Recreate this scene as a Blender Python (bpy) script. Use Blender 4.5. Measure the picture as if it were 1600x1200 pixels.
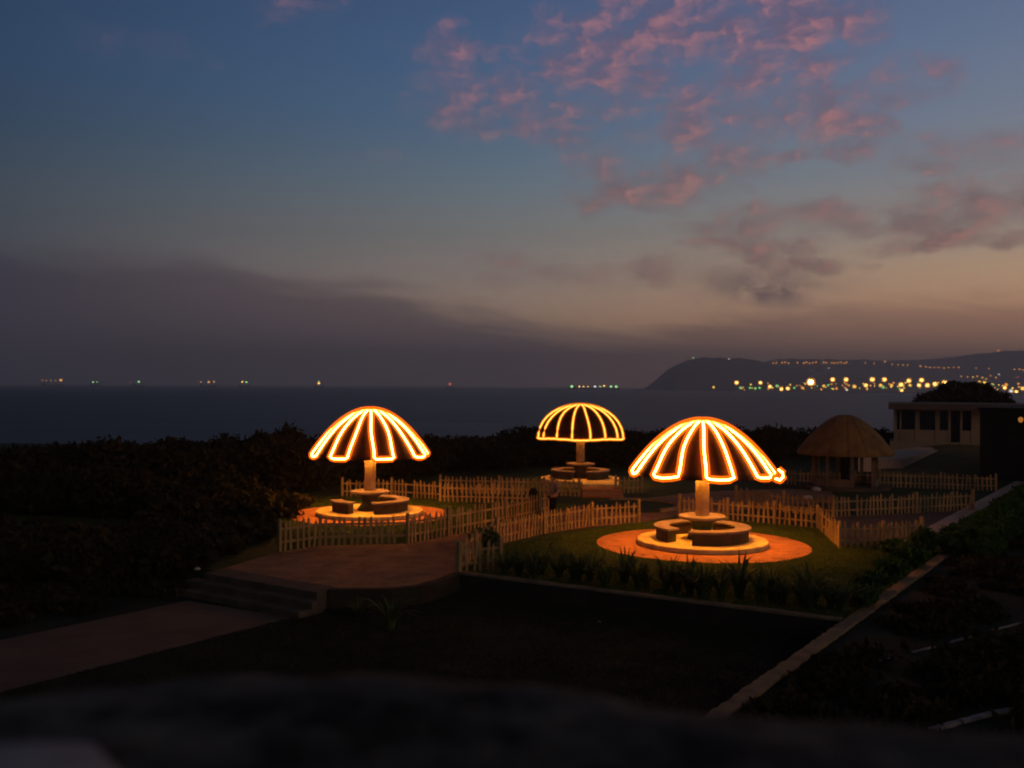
import bpy, math, random
import numpy as np
from mathutils import Vector, Matrix
from mathutils.bvhtree import BVHTree

for o in list(bpy.data.objects):
    bpy.data.objects.remove(o)
SC = bpy.context.scene
C = SC.collection
R = math.radians

# ------------------------------------------------------------------ camera
F = 1500.0                      # focal length in photo pixels (1600 wide)
CAM = Vector((0.0, 0.0, 5.2))
ROLL, PITCH = 0.0065, 5.0 / F
RIGHT = Vector((math.cos(ROLL), 0, math.sin(ROLL)))
FWD0 = Vector((0, math.cos(PITCH), math.sin(PITCH)))
FWD = (FWD0 - RIGHT * FWD0.dot(RIGHT)).normalized()
UP = RIGHT.cross(FWD).normalized()
cam_data = bpy.data.cameras.new('camera')
cam = bpy.data.objects.new('camera', cam_data)
C.objects.link(cam)
cam.matrix_world = Matrix(((RIGHT.x, UP.x, -FWD.x, CAM.x), (RIGHT.y, UP.y, -FWD.y, CAM.y),
                           (RIGHT.z, UP.z, -FWD.z, CAM.z), (0, 0, 0, 1)))
cam_data.sensor_width = 36.0
cam_data.lens = 36.0 * F / 1600.0
cam_data.clip_start = 0.05
cam_data.clip_end = 120000
cam_data.dof.use_dof = True
cam_data.dof.focus_distance = 36.0
cam_data.dof.aperture_fstop = 3.0
SC.camera = cam
SC.cycles.filter_width = 2.0
SC.cycles.use_denoising = True
SC.cycles.max_bounces = 4
SC.cycles.diffuse_bounces = 2
SC.cycles.glossy_bounces = 2
SC.cycles.transparent_max_bounces = 12
SC.cycles.volume_bounces = 0
SC.cycles.use_adaptive_sampling = True
SC.cycles.adaptive_threshold = 0.02
SC.cycles.sample_clamp_indirect = 4.0


def ray(px, py):
    return FWD * F + RIGHT * (px - 800) - UP * (py - 600)


def G(px, py, z=0.0):
    """where the sight line through a photo pixel meets the level z"""
    d = ray(px, py)
    t = (z - CAM.z) / d.z
    return CAM + d * t


def AT(px, py, dist):
    d = ray(px, py)
    return CAM + d * (dist / d.y)


def angles(px, py):
    d = ray(px, py).normalized()
    return math.degrees(math.atan2(d.x, d.y)), math.degrees(math.asin(d.z))


def lin(r, g, b, a=1.0):
    f = lambda c: (c / 255 / 12.92) if c / 255 <= 0.04045 else ((c / 255 + 0.055) / 1.055) ** 2.4
    return (f(r), f(g), f(b), a)


# ------------------------------------------------------------------ node helper
class NT:
    def __init__(self, tree):
        self.t = tree

    def node(self, typ, **kw):
        n = self.t.nodes.new(typ)
        for k, v in kw.items():
            setattr(n, k, v)
        return n

    def put(self, sock, v):
        if isinstance(v, bpy.types.NodeSocket):
            self.t.links.new(v, sock)
        elif v is not None:
            sock.default_value = v

    def math(self, op, a, b=None, c=None, clamp=False):
        n = self.node('ShaderNodeMath', operation=op, use_clamp=clamp)
        self.put(n.inputs[0], a); self.put(n.inputs[1], b)
        if c is not None:
            self.put(n.inputs[2], c)
        return n.outputs[0]

    def vmath(self, op, a, b=None, out=0):
        n = self.node('ShaderNodeVectorMath', operation=op)
        self.put(n.inputs[0], a)
        if b is not None:
            self.put(n.inputs[1], b)
        return n.outputs[out]

    def rng(self, v, a, b, c=0.0, d=1.0, smooth=True):
        n = self.node('ShaderNodeMapRange')
        n.interpolation_type = 'SMOOTHSTEP' if smooth else 'LINEAR'
        self.put(n.inputs['Value'], v)
        for k, q in zip(('From Min', 'From Max', 'To Min', 'To Max'), (a, b, c, d)):
            self.put(n.inputs[k], q)
        return n.outputs['Result']

    def mix(self, f, a, b, mode='MIX'):
        n = self.node('ShaderNodeMix', data_type='RGBA', blend_type=mode)
        self.put(n.inputs[0], f); self.put(n.inputs[6], a); self.put(n.inputs[7], b)
        return n.outputs[2]

    def ramp(self, f, stops, interp='LINEAR'):
        n = self.node('ShaderNodeValToRGB')
        cr = n.color_ramp
        cr.interpolation = interp
        while len(cr.elements) < len(stops):
            cr.elements.new(0.5)
        for e, (p, col) in zip(cr.elements, sorted(stops, key=lambda s: s[0])):
            e.position = p
            e.color = col
        self.put(n.inputs[0], f)
        return n.outputs[0]

    def noise(self, vec, scale, detail=4, rough=0.55, dist=0.0, color=False):
        n = self.node('ShaderNodeTexNoise')
        if vec is not None:
            self.put(n.inputs['Vector'], vec)
        n.inputs['Scale'].default_value = scale
        n.inputs['Detail'].default_value = detail
        n.inputs['Roughness'].default_value = rough
        n.inputs['Distortion'].default_value = dist
        return n.outputs['Color' if color else 'Fac']


# ------------------------------------------------------------------ world: dusk sky
world = bpy.data.worlds.new('World')
SC.world = world
world.use_nodes = True
wt = world.node_tree
wt.nodes.clear()
W = NT(wt)
tc = W.node('ShaderNodeTexCoord')
sep = W.node('ShaderNodeSeparateXYZ')
wt.links.new(tc.outputs['Generated'], sep.inputs[0])
dx, dy, dz = sep.outputs
az = W.math('MULTIPLY', W.math('ARCTAN2', dx, dy), 57.29578)
el = W.math('MULTIPLY', W.math('ARCSINE', dz), 57.29578)
comb = W.node('ShaderNodeCombineXYZ')
wt.links.new(az, comb.inputs[0]); wt.links.new(el, comb.inputs[1])
P = comb.outputs[0]
# afterglow lies to the right of the view: s runs 0 (left of frame) .. 1 (right of frame)
s = W.math('MULTIPLY_ADD', W.math('COSINE', W.math('SUBTRACT', W.math('ARCTAN2', dx, dy), R(70))), 1.132, 0.158, clamp=True)
t_el = W.math('DIVIDE', W.math('MAXIMUM', el, 0.0), 25.0, clamp=True)


def col_ramp(rows, up):
    st = []
    for y, c in rows:
        st.append((max(0.0, math.degrees(math.atan((605 - y) / F)) / 25.0), lin(*c)))
    st.append((1.0, lin(*up)))
    return W.ramp(t_el, st, 'EASE' if False else 'LINEAR')


left = col_ramp([(605, (58, 56, 66)), (480, (72, 72, 78)), (420, (76, 81, 88)), (350, (72, 85, 96)), (250, (52, 76, 98)),
                 (150, (42, 72, 104)), (0, (37, 64, 97))], (34, 58, 92))
cent = col_ramp([(605, (160, 126, 100)), (500, (174, 142, 116)), (430, (152, 138, 128)), (360, (134, 135, 133)), (290, (110, 127, 139)),
                 (200, (84, 112, 140)), (100, (70, 102, 138)), (0, (64, 92, 130))], (54, 78, 122))
rght = col_ramp([(605, (218, 154, 108)), (500, (222, 166, 122)), (430, (204, 168, 134)), (360, (172, 160, 150)), (290, (142, 146, 152)),
                 (200, (122, 135, 156)), (100, (104, 122, 152)), (0, (90, 108, 142))], (76, 94, 132))
clear = W.mix(W.math('DIVIDE', s, 0.545, clamp=True), left, cent)
clear = W.mix(W.math('DIVIDE', W.math('SUBTRACT', s, 0.545), 0.455, clamp=True), clear, rght)

# low dark cloud bank with a streaky upper edge
edge_pts = [(0, 405), (200, 412), (400, 438), (600, 468), (750, 500), (900, 538), (1000, 530), (1100, 512), (1250, 496), (1400, 486), (1600, 478)]
est = []
for x, y in edge_pts:
    a, e = angles(x, y)
    est.append(((a + 40) / 80, (e / 12,) * 3 + (1,)))
az01 = W.math('DIVIDE', W.math('ADD', az, 40.0), 80.0, clamp=True)
edge = W.math('MULTIPLY', W.ramp(az01, est, 'B_SPLINE'), 12.0)
streak = W.vmath('MULTIPLY', P, (0.16, 0.9, 1.0))
# streaks lean down to the right as the bank does
shear = W.node('ShaderNodeCombineXYZ')
wt.links.new(W.math('MULTIPLY', az, 0.10), shear.inputs[0])
wt.links.new(W.math('MULTIPLY', W.math('ADD', el, W.math('MULTIPLY', az, 0.10)), 0.75), shear.inputs[1])
bn = W.noise(shear.outputs[0], 1.0, 5, 0.6, 0.6)
bd = W.math('ADD', W.math('SUBTRACT', edge, el), W.math('MULTIPLY', W.math('SUBTRACT', bn, 0.5), 4.2))
bank_f = W.rng(bd, W.math('MULTIPLY_ADD', s, 0.7, -1.9), W.math('MULTIPLY_ADD', s, -0.3, 1.1))
bl = W.mix(W.math('DIVIDE', s, 0.545, clamp=True),
           W.ramp(t_el, [(0.0, lin(50, 49, 61)), (0.10, lin(50, 48, 60)), (0.3, lin(54, 52, 64))]),
           W.ramp(t_el, [(0.0, lin(94, 80, 82)), (0.08, lin(96, 80, 79)), (0.2, lin(106, 90, 88)), (0.3, lin(112, 98, 96))]))
bl = W.mix(W.math('DIVIDE', W.math('SUBTRACT', s, 0.545), 0.455, clamp=True), bl,
           W.ramp(t_el, [(0.0, lin(184, 132, 104)), (0.08, lin(184, 131, 100)), (0.16, lin(182, 134, 104)), (0.3, lin(176, 136, 112))]))
sky = W.mix(W.math('MULTIPLY', bank_f, 0.9), clear, bl)

# broken sunset clouds
warp = W.noise(P, 0.30, 3, 0.5, 0.0, True)
warp = W.vmath('MULTIPLY', W.vmath('SUBTRACT', warp, (0.5, 0.5, 0.5)), (6.0, 3.2, 0.0))
PW = W.vmath('ADD', P, warp)
blobs = [(470, 10, 70, 28, .55), (700, 82, 60, 34, .7), (765, 152, 110, 55, .75), (865, 190, 80, 36, .7), (935, 80, 80, 62, 1.0),
         (1000, 100, 55, 45, .85), (1080, 30, 170, 70, .95), (1170, 98, 62, 42, .95), (1245, 35, 100, 75, 1.0), (1282, 135, 52, 45, 1.1),
         (1090, 200, 46, 52, 1.0), (1062, 270, 58, 36, .85), (1015, 300, 110, 24, 1.05), (935, 262, 60, 30, .7), (1150, 252, 50, 24, .85),
         (1322, 208, 62, 40, 1.05), (1285, 246, 62, 16, .85), (1405, 122, 76, 28, .65), (1385, 152, 60, 22, .65), (1225, 345, 150, 26, .75),
         (1190, 384, 100, 15, .85), (1262, 406, 80, 13, .85), (1520, 325, 140, 40, .95), (1520, 375, 130, 16, 1.0), (1350, 345, 62, 22, .75),
         (1530, 245, 150, 45, .55), (820, 422, 120, 24, .5), (600, 245, 60, 14, .35), (200, 72, 130, 32, .42), (985, 430, 80, 26, .55),
         (1160, 170, 130, 80, .55), (900, 130, 180, 80, .5)]
acc = None
for x, y, rx, ry, w in blobs:
    a, e = angles(x, y)
    k = math.degrees(1 / F) * math.cos(R(a)) ** 2
    kx, ky = 1 / (rx * 1.55 * k), 1 / (ry * 1.55 * k)
    vm = W.node('ShaderNodeVectorMath', operation='MULTIPLY_ADD')
    wt.links.new(PW, vm.inputs[0])
    vm.inputs[1].default_value = (kx, ky, 0)
    vm.inputs[2].default_value = (-a * kx, -e * ky, 0)
    b = W.math('MULTIPLY_ADD', W.vmath('DOT_PRODUCT', vm.outputs[0], vm.outputs[0], 1), -w, w)
    acc = W.math('MAXIMUM', b, 0.0) if acc is None else W.math('MAXIMUM', acc, b)
fine_v = W.vmath('MULTIPLY', P, (0.72, 1.15, 1.0))
wv2 = W.vmath('ADD', fine_v, W.vmath('MULTIPLY', W.vmath('SUBTRACT', W.noise(fine_v, 1.1, 2, 0.5, 0.0, True), (0.5, 0.5, 0.5)), (1.1, 0.7, 0.0)))
n1 = W.noise(wv2, 0.55, 8, 0.62, 0.0)
n1b = W.noise(W.vmath('ADD', wv2, (0.34, -0.38, 0.0)), 0.55, 5, 0.6, 0.0)
dens = W.math('ADD', W.math('MULTIPLY', acc, 0.85), W.math('MULTIPLY', W.math('SUBTRACT', n1, 0.5), 2.3))
cov = W.math('MULTIPLY', W.rng(dens, 0.10, 1.25), W.rng(acc, 0.03, 0.4))
lit = W.rng(W.math('SUBTRACT', n1, n1b), -0.10, 0.20)
pink = W.ramp(t_el, [(0.2, lin(166, 116, 102)), (0.4, lin(190, 134, 126)), (0.7, lin(188, 126, 128)), (1.0, lin(178, 122, 136))])
shade = W.ramp(t_el, [(0.2, lin(112, 90, 88)), (0.4, lin(128, 106, 108)), (0.7, lin(112, 98, 122)), (1.0, lin(88, 88, 122))])
ccol = W.mix(lit, shade, pink)
# clouds away from the glow are duller
ccol = W.mix(W.math('DIVIDE', s, 0.6, clamp=True), sky, ccol)
veil = W.math('MULTIPLY', W.math('MULTIPLY', W.rng(acc, 0.0, 0.8), W.rng(n1, 0.25, 0.7)), 0.55)
sky = W.mix(W.math('MULTIPLY', veil, W.math('DIVIDE', s, 0.5, clamp=True)), sky, shade)
sky = W.mix(W.math('MULTIPLY', cov, 0.82), sky, ccol)
# the low purple-grey cloud
a, e = angles(1190, 445)
v = W.vmath('MULTIPLY', W.vmath('SUBTRACT', PW, (a + .2, e, 0)), (0.30, 0.85, 0))
lowc = W.math('MULTIPLY', W.math('POWER', 2.718, W.math('MULTIPLY', W.vmath('DOT_PRODUCT', v, v, 1), -1.0)), W.rng(n1, 0.25, 0.5))
sky = W.mix(W.math('MULTIPLY', lowc, 0.85), sky, lin(98, 82, 86))
# the sky goes on darkening overhead, as it does upward through the picture
fade = W.ramp(W.math('DIVIDE', el, 90.0, clamp=True), [(0.0, (1, 1, 1, 1)), (0.25, (1, 1, 1, 1)), (0.40, (.42, .42, .45, 1)), (0.6, (.2, .2, .22, 1)), (1.0, (.12, .12, .14, 1))])
sky = W.mix(1.0, sky, fade, 'MULTIPLY')
# clear-air twilight adds a little blue
nish = W.node('ShaderNodeTexSky', sky_type='NISHITA')
nish.sun_disc = False
nish.sun_elevation = R(-4.0)
nish.sun_rotation = R(138)
bg = W.node('ShaderNodeBackground')
wt.links.new(sky, bg.inputs[0])
wt.links.new(W.rng(el, 0.0, 9.0, 2.05, 1.05, False), bg.inputs[1])   # sky behind the haze
bg2 = W.node('ShaderNodeBackground')
wt.links.new(nish.outputs[0], bg2.inputs[0])
bg2.inputs[1].default_value = 0.01
adds = W.node('ShaderNodeAddShader')
wt.links.new(bg.outputs[0], adds.inputs[0]); wt.links.new(bg2.outputs[0], adds.inputs[1])
wo = W.node('ShaderNodeOutputWorld')
wt.links.new(adds.outputs[0], wo.inputs[0])

# ------------------------------------------------------------------ sun: stand-in for unseen warm lamps behind and right of the camera
FILL_AZ, FILL_EL = R(138), R(20)
sd = bpy.data.lights.new('warm_fill', 'SUN')
sd.energy = 0.26
sd.angle = R(16)
sd.color = (1.0, 0.62, 0.34)
warm_fill = bpy.data.objects.new('warm_fill', sd)
C.objects.link(warm_fill)
sdir = Vector((math.sin(FILL_AZ) * math.cos(FILL_EL), math.cos(FILL_AZ) * math.cos(FILL_EL), math.sin(FILL_EL)))
warm_fill.rotation_euler = (-sdir).to_track_quat('-Z', 'Y').to_euler()

SC.view_settings.view_transform = 'Standard'
SC.view_settings.look = 'None'
SC.view_settings.exposure = 0.0
SC.view_settings.gamma = 1.0
SC.view_settings.use_curve_mapping = False

# ------------------------------------------------------------------ materials
MATS = {}


def mat(name, c1, c2=None, scale=3.0, rough=0.8, bump=0.0, bscale=30.0, detail=5, metal=0.0, spec=0.08, c3=None):
    if name in MATS:
        return MATS[name]
    m = bpy.data.materials.new(name)
    m.use_nodes = True
    N = NT(m.node_tree)
    p = m.node_tree.nodes['Principled BSDF']
    p.inputs['Roughness'].default_value = rough
    p.inputs['Metallic'].default_value = metal
    p.inputs['Specular IOR Level'].default_value = spec
    co = N.node('ShaderNodeTexCoord').outputs['Object']
    geo = N.node('ShaderNodeNewGeometry').outputs['Position']
    c1 = tuple(c1) + (1,)
    c2 = tuple(c2 if c2 else [x * 0.7 for x in c1[:3]]) + (1,)
    f = N.rng(N.noise(geo, scale, detail, 0.6), 0.3, 0.7)
    col = N.mix(f, c1, c2)
    if c3:
        col = N.mix(N.rng(N.noise(geo, scale * 0.37, 6, 0.7), 0.52, 0.66), col, tuple(c3) + (1,))
    N.put(p.inputs['Base Color'], col)
    if bump:
        b = N.node('ShaderNodeBump')
        b.inputs['Strength'].default_value = bump
        b.inputs['Distance'].default_value = 0.02
        N.put(b.inputs['Height'], N.noise(geo, bscale, 5, 0.65))
        N.put(p.inputs['Normal'], b.outputs[0])
    MATS[name] = m
    return m


def leafmat(name, c1, c2, trans=0.35):
    m = bpy.data.materials.new(name)
    m.use_nodes = True
    N = NT(m.node_tree)
    p = m.node_tree.nodes['Principled BSDF']
    p.inputs['Roughness'].default_value = 0.75
    p.inputs['Specular IOR Level'].default_value = 0.04
    geo = N.node('ShaderNodeNewGeometry')
    f = N.noise(geo.outputs['Position'], 1.7, 4, 0.7)
    f2 = N.math('ADD', N.math('MULTIPLY', f, 0.7), N.math('MULTIPLY', geo.outputs['Random Per Island'], 0.5))
    col = N.mix(N.rng(f2, 0.3, 0.85), tuple(c1) + (1,), tuple(c2) + (1,))
    N.put(p.inputs['Base Color'], col)
    tr = N.node('ShaderNodeBsdfTranslucent')
    N.put(tr.inputs[0], col)
    mx = N.node('ShaderNodeMixShader')
    mx.inputs[0].default_value = trans
    m.node_tree.links.new(p.outputs[0], mx.inputs[1]); m.node_tree.links.new(tr.outputs[0], mx.inputs[2])
    out = m.node_tree.nodes['Material Output']
    m.node_tree.links.new(mx.outputs[0], out.inputs[0])
    MATS[name] = m
    return m


def glow(name, col, strength, through=0.0, sampled=True):
    m = bpy.data.materials.new(name)
    m.use_nodes = True
    nt = m.node_tree
    nt.nodes.clear()
    N = NT(nt)
    e = N.node('ShaderNodeEmission')
    e.inputs[0].default_value = tuple(col) + (1,)
    e.inputs[1].default_value = strength
    out = N.node('ShaderNodeOutputMaterial')
    if through:
        tr = N.node('ShaderNodeBsdfTransparent')
        mx = N.node('ShaderNodeMixShader')
        mx.inputs[0].default_value = through
        nt.links.new(e.outputs[0], mx.inputs[1]); nt.links.new(tr.outputs[0], mx.inputs[2])
        nt.links.new(mx.outputs[0], out.inputs[0])
    else:
        nt.links.new(e.outputs[0], out.inputs[0])
    m.cycles.emission_sampling = 'AUTO' if sampled else 'NONE'
    MATS[name] = m
    return m


M_LAWN = mat('lawn_soil', (0.036, 0.052, 0.012), (0.022, 0.028, 0.008), 2.5, 0.95, 0.6, 14)
M_LAWN2 = mat('lower_lawn_soil', (0.026, 0.028, 0.014), (0.012, 0.014, 0.008), 1.2, 0.95, 0.8, 9)
M_PAVE = mat('red_paving', (0.27, 0.135, 0.06), (0.17, 0.085, 0.038), 1.6, 0.85, 0.35, 9, c3=(0.13, 0.06, 0.035))
M_PATH = mat('pale_path', (0.13, 0.085, 0.05), (0.09, 0.058, 0.035), 0.9, 0.9, 0.3, 25)
M_TANP = mat('tan_path', (0.60, 0.40, 0.25), (0.48, 0.32, 0.19), 1.2, 0.9, 0.3, 25)
M_STEP = mat('step_concrete', (0.10, 0.075, 0.05), (0.06, 0.045, 0.03), 2.0, 0.9, 0.4, 30)
M_KERB = mat('kerb_stone', (0.24, 0.165, 0.09), (0.15, 0.10, 0.055), 2.5, 0.9, 0.5, 30, c3=(0.14, 0.13, 0.07))
M_WALLS = mat('retaining_wall', (0.035, 0.03, 0.02), (0.022, 0.02, 0.013), 1.5, 0.9, 0.5, 20)
M_CIRC = mat('terracotta_circle', (0.36, 0.14, 0.05), (0.24, 0.09, 0.032), 2.2, 0.85, 0.6, 16, c3=(0.19, 0.08, 0.035))
M_PLIN = mat('cream_plinth', (0.58, 0.45, 0.17), (0.42, 0.31, 0.12), 2.2, 0.8, 0.5, 25, c3=(0.30, 0.21, 0.09))
M_COL = mat('cream_column', (0.52, 0.40, 0.24), (0.36, 0.26, 0.15), 2.6, 0.75, 0.5, 30, c3=(0.28, 0.19, 0.10))
M_EDGE = mat('pale_edging', (0.30, 0.27, 0.23), (0.17, 0.15, 0.13), 3.0, 0.9, 0.3, 30)
M_GPOST = mat('gazebo_post', (0.17, 0.12, 0.075), (0.11, 0.078, 0.05), 1.5, 0.85)
M_STONE = mat('bench_slab', (0.17, 0.12, 0.10), (0.10, 0.072, 0.06), 2.5, 0.6, 0.2, 30)
M_BBASE = mat('bench_base', (0.075, 0.05, 0.028), (0.045, 0.032, 0.016), 2.5, 0.85, 0.5, 30, c3=(0.06, 0.11, 0.02))  # green patches scattered over the brown
M_CANO = mat('canopy_paint', (0.060, 0.020, 0.010), (0.035, 0.013, 0.007), 2.0, 0.8, 0.3, 18)
M_THAT = mat('gazebo_canopy', (0.21, 0.115, 0.038), (0.13, 0.072, 0.026), 1.6, 0.85, 0.3, 18)
M_PICK = mat('picket_paint', (0.34, 0.225, 0.09), (0.20, 0.13, 0.055), 1.1, 0.7, 0.2, 60, c3=(0.13, 0.11, 0.05))
M_BWALL = mat('pavilion_wall', (0.34, 0.24, 0.14), (0.27, 0.19, 0.11), 0.8, 0.85, 0.2, 12)
M_BROOF = mat('pavilion_roof', (0.13, 0.095, 0.07), (0.10, 0.075, 0.055), 0.7, 0.9, 0.2, 12)
M_DARKW = mat('dark_timber', (0.016, 0.014, 0.012), (0.010, 0.009, 0.008), 1.0, 0.8, 0.4, 14)
M_GLASS = mat('dark_glass', (0.006, 0.006, 0.007), (0.005, 0.005, 0.006), 1.0, 0.25, 0, spec=0.3)
M_FRAME = mat('window_frame', (0.30, 0.25, 0.19), (0.24, 0.2, 0.15), 1.0, 0.7)
M_WHITE = mat('white_paint', (0.36, 0.33, 0.29), (0.26, 0.24, 0.21), 3.0, 0.8)
M_BARK = mat('bark', (0.05, 0.035, 0.022), (0.03, 0.02, 0.014), 4.0, 0.95, 0.6, 30)
M_SAND = mat('beach_sand', (0.10, 0.085, 0.065), (0.07, 0.06, 0.045), 0.2, 0.95)
M_HILL = mat('hill_scrub', (0.26, 0.21, 0.18), (0.19, 0.155, 0.135), 0.004, 0.95)
M_LEDGE = mat('mossy_ledge', (0.095, 0.088, 0.068), (0.012, 0.011, 0.009), 14.0, 0.95, 0.9, 22, c3=(0.05, 0.046, 0.036))
M_HULL = mat('ship_hull', (0.05, 0.04, 0.04), (0.03, 0.03, 0.03), 0.05, 0.7)
M_POLE = mat('galvanised_pole', (0.2, 0.2, 0.2), (0.14, 0.14, 0.14), 0.3, 0.5)
M_SKIN = mat('skin', (0.28, 0.16, 0.10), (0.24, 0.13, 0.08), 5, 0.6)
M_SHIRT = mat('grey_shirt', (0.15, 0.14, 0.14), (0.11, 0.105, 0.105), 6, 0.9)
M_TROU = mat('dark_trousers', (0.012, 0.011, 0.012), (0.008, 0.008, 0.009), 6, 0.9)
M_HAIR = mat('dark_hair', (0.01, 0.009, 0.008), (0.007, 0.006, 0.006), 20, 0.6)
L_GRASS = leafmat('grass_blade', (0.050, 0.085, 0.012), (0.090, 0.115, 0.026), 0.3)
L_GRASS2 = leafmat('dry_grass_blade', (0.020, 0.026, 0.012), (0.045, 0.045, 0.026), 0.3)
L_STRAP = leafmat('strap_leaf', (0.035, 0.060, 0.014), (0.075, 0.10, 0.030), 0.3)
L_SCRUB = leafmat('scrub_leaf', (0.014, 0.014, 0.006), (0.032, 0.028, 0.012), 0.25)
L_HEDGE = leafmat('hedge_leaf', (0.020, 0.050, 0.008), (0.05, 0.095, 0.018), 0.3)
L_TREE = leafmat('tree_leaf', (0.035, 0.034, 0.018), (0.06, 0.052, 0.026), 0.25)

# ------------------------------------------------------------------ mesh helpers
rng = np.random.default_rng(7)
random.seed(7)


def tagk(o, label=None, cat=None, group=None, kind=None):
    if label: o['label'] = label
    if cat: o['category'] = cat
    if group: o['group'] = group
    if kind: o['kind'] = kind
    return o


class MB:
    def __init__(self):
        self.v, self.f = [], []

    def add(self, vs, fs):
        n = len(self.v)
        self.v += [tuple(v) for v in vs]
        self.f += [tuple(i + n for i in f) for f in fs]
        return self

    def box(self, x0, x1, y0, y1, z0, z1):
        vs = [(x, y, z) for z in (z0, z1) for y in (y0, y1) for x in (x0, x1)]
        return self.add(vs, [(0, 2, 3, 1), (4, 5, 7, 6), (0, 1, 5, 4), (2, 6, 7, 3), (0, 4, 6, 2), (1, 3, 7, 5)])

    def lathe(self, prof, n=32, cx=0, cy=0, cap=True):
        vs, fs = [], []
        for r, z in prof:
            for k in range(n):
                a = 2 * math.pi * k / n
                vs.append((cx + r * math.cos(a), cy + r * math.sin(a), z))
        for j in range(len(prof) - 1):
            for k in range(n):
                a, b = j * n + k, j * n + (k + 1) % n
                fs.append((a, b, b + n, a + n))
        if cap:
            fs.append(tuple(reversed(range(n))))
            fs.append(tuple(range((len(prof) - 1) * n, len(prof) * n)))
        return self.add(vs, fs)

    def tube(self, pts, r, n=6, closed=False):
        pts = [Vector(p) for p in pts]
        m = len(pts)
        vs, fs = [], []
        for i, p in enumerate(pts):
            if closed:
                d = pts[(i + 1) % m] - pts[i - 1]
            else:
                d = pts[min(i + 1, m - 1)] - pts[max(i - 1, 0)]
            d.normalize()
            up = Vector((0, 0, 1)) if abs(d.z) < 0.95 else Vector((1, 0, 0))
            a = d.cross(up).normalized()
            b = d.cross(a).normalized()
            rr = r[i] if isinstance(r, (list, tuple)) else r
            for k in range(n):
                t = 2 * math.pi * k / n
                vs.append(p + a * (rr * math.cos(t)) + b * (rr * math.sin(t)))
        for i in range(m if closed else m - 1):
            j = (i + 1) % m
            for k in range(n):
                q = (k + 1) % n
                fs.append((i * n + k, j * n + k, j * n + q, i * n + q))
        if not closed:
            fs.append(tuple(range(n))); fs.append(tuple(reversed(range((m - 1) * n, m * n))))
        return self.add(vs, fs)

    def prism(self, poly, z0, z1):
        n = len(poly)
        if sum(poly[i][0] * poly[(i + 1) % n][1] - poly[(i + 1) % n][0] * poly[i][1] for i in range(n)) < 0:
            poly = poly[::-1]
        vs = [(p[0], p[1], z0) for p in poly] + [(p[0], p[1], z1) for p in poly]
        fs = [tuple(reversed(range(n))), tuple(range(n, 2 * n))]
        fs += [(i, (i + 1) % n, n + (i + 1) % n, n + i) for i in range(n)]
        return self.add(vs, fs)

    def sheet(self, poly, z):
        n = len(poly)
        if sum(poly[i][0] * poly[(i + 1) % n][1] - poly[(i + 1) % n][0] * poly[i][1] for i in range(n)) < 0:
            poly = poly[::-1]
        return self.add([(p[0], p[1], z) for p in poly], [tuple(range(n))])

    def arc(self, r0, r1, a0, a1, z0, z1, n=24):
        """solid of an arc between two radii; angles in degrees"""
        vs, fs = [], []
        for k in range(n + 1):
            a = R(a0 + (a1 - a0) * k / n)
            c, s_ = math.cos(a), math.sin(a)
            vs += [(r0 * c, r0 * s_, z0), (r1 * c, r1 * s_, z0), (r1 * c, r1 * s_, z1), (r0 * c, r0 * s_, z1)]
        for k in range(n):
            for q in range(4):
                a, b = k * 4 + q, k * 4 + (q + 1) % 4
                fs.append((a, a + 4, b + 4, b))
        fs.append((0, 1, 2, 3)); fs.append((n * 4 + 3, n * 4 + 2, n * 4 + 1, n * 4))
        return self.add(vs, fs)

    def mesh(self, name, m, smooth=False):
        me = bpy.data.meshes.new(name)
        me.from_pydata(self.v, [], self.f)
        me.materials.append(m)
        if smooth:
            me.polygons.foreach_set('use_smooth', [True] * len(me.polygons))
        me.update()
        return me

    def build(self, name, m, parent=None, smooth=False, loc=None):
        return link(name, self.mesh(name, m, smooth), parent, loc)


def link(name, me, parent=None, loc=None):
    o = bpy.data.objects.new(name, me)
    C.objects.link(o)
    if parent:
        o.parent = parent
    if loc is not None:
        o.location = loc
    return o


def empty(name, loc, rz=0.0):
    o = bpy.data.objects.new(name, None)
    o.empty_display_size = 0.2
    C.objects.link(o)
    o.location = loc
    o.rotation_euler = (0, 0, rz)
    return o


def bevel(o, w, seg=2):
    b = o.modifiers.new('bevel', 'BEVEL')
    b.width = w
    b.segments = seg
    b.limit_method = 'ANGLE'
    return o


def np_mesh(name, verts, nquad, m, k=4):
    """verts: (n*k,3) array, each k verts one face"""
    me = bpy.data.meshes.new(name)
    n = nquad
    me.vertices.add(n * k)
    me.vertices.foreach_set('co', verts.astype(np.float32).ravel())
    me.loops.add(n * k)
    me.loops.foreach_set('vertex_index', np.arange(n * k, dtype=np.int32))
    me.polygons.add(n)
    me.polygons.foreach_set('loop_start', np.arange(0, n * k, k, dtype=np.int32))
    me.materials.append(m)
    me.update(calc_edges=True)
    return me


def leaves(pos, size, elong=1.8, upright=0.0):
    n = len(pos)
    a = rng.normal(size=(n, 3)); a[:, 2] += upright * 2
    a /= np.linalg.norm(a, axis=1)[:, None]
    b = rng.normal(size=(n, 3))
    b -= a * (a * b).sum(1)[:, None]
    b /= np.linalg.norm(b, axis=1)[:, None]
    sz = size * rng.uniform(0.6, 1.4, n)[:, None]
    l, w = a * sz * elong * 0.5, b * sz * 0.5
    v = np.stack([pos - l, pos + w * 0.9, pos + l, pos - w * 0.9], 1)
    return v.reshape(-1, 3)


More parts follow.
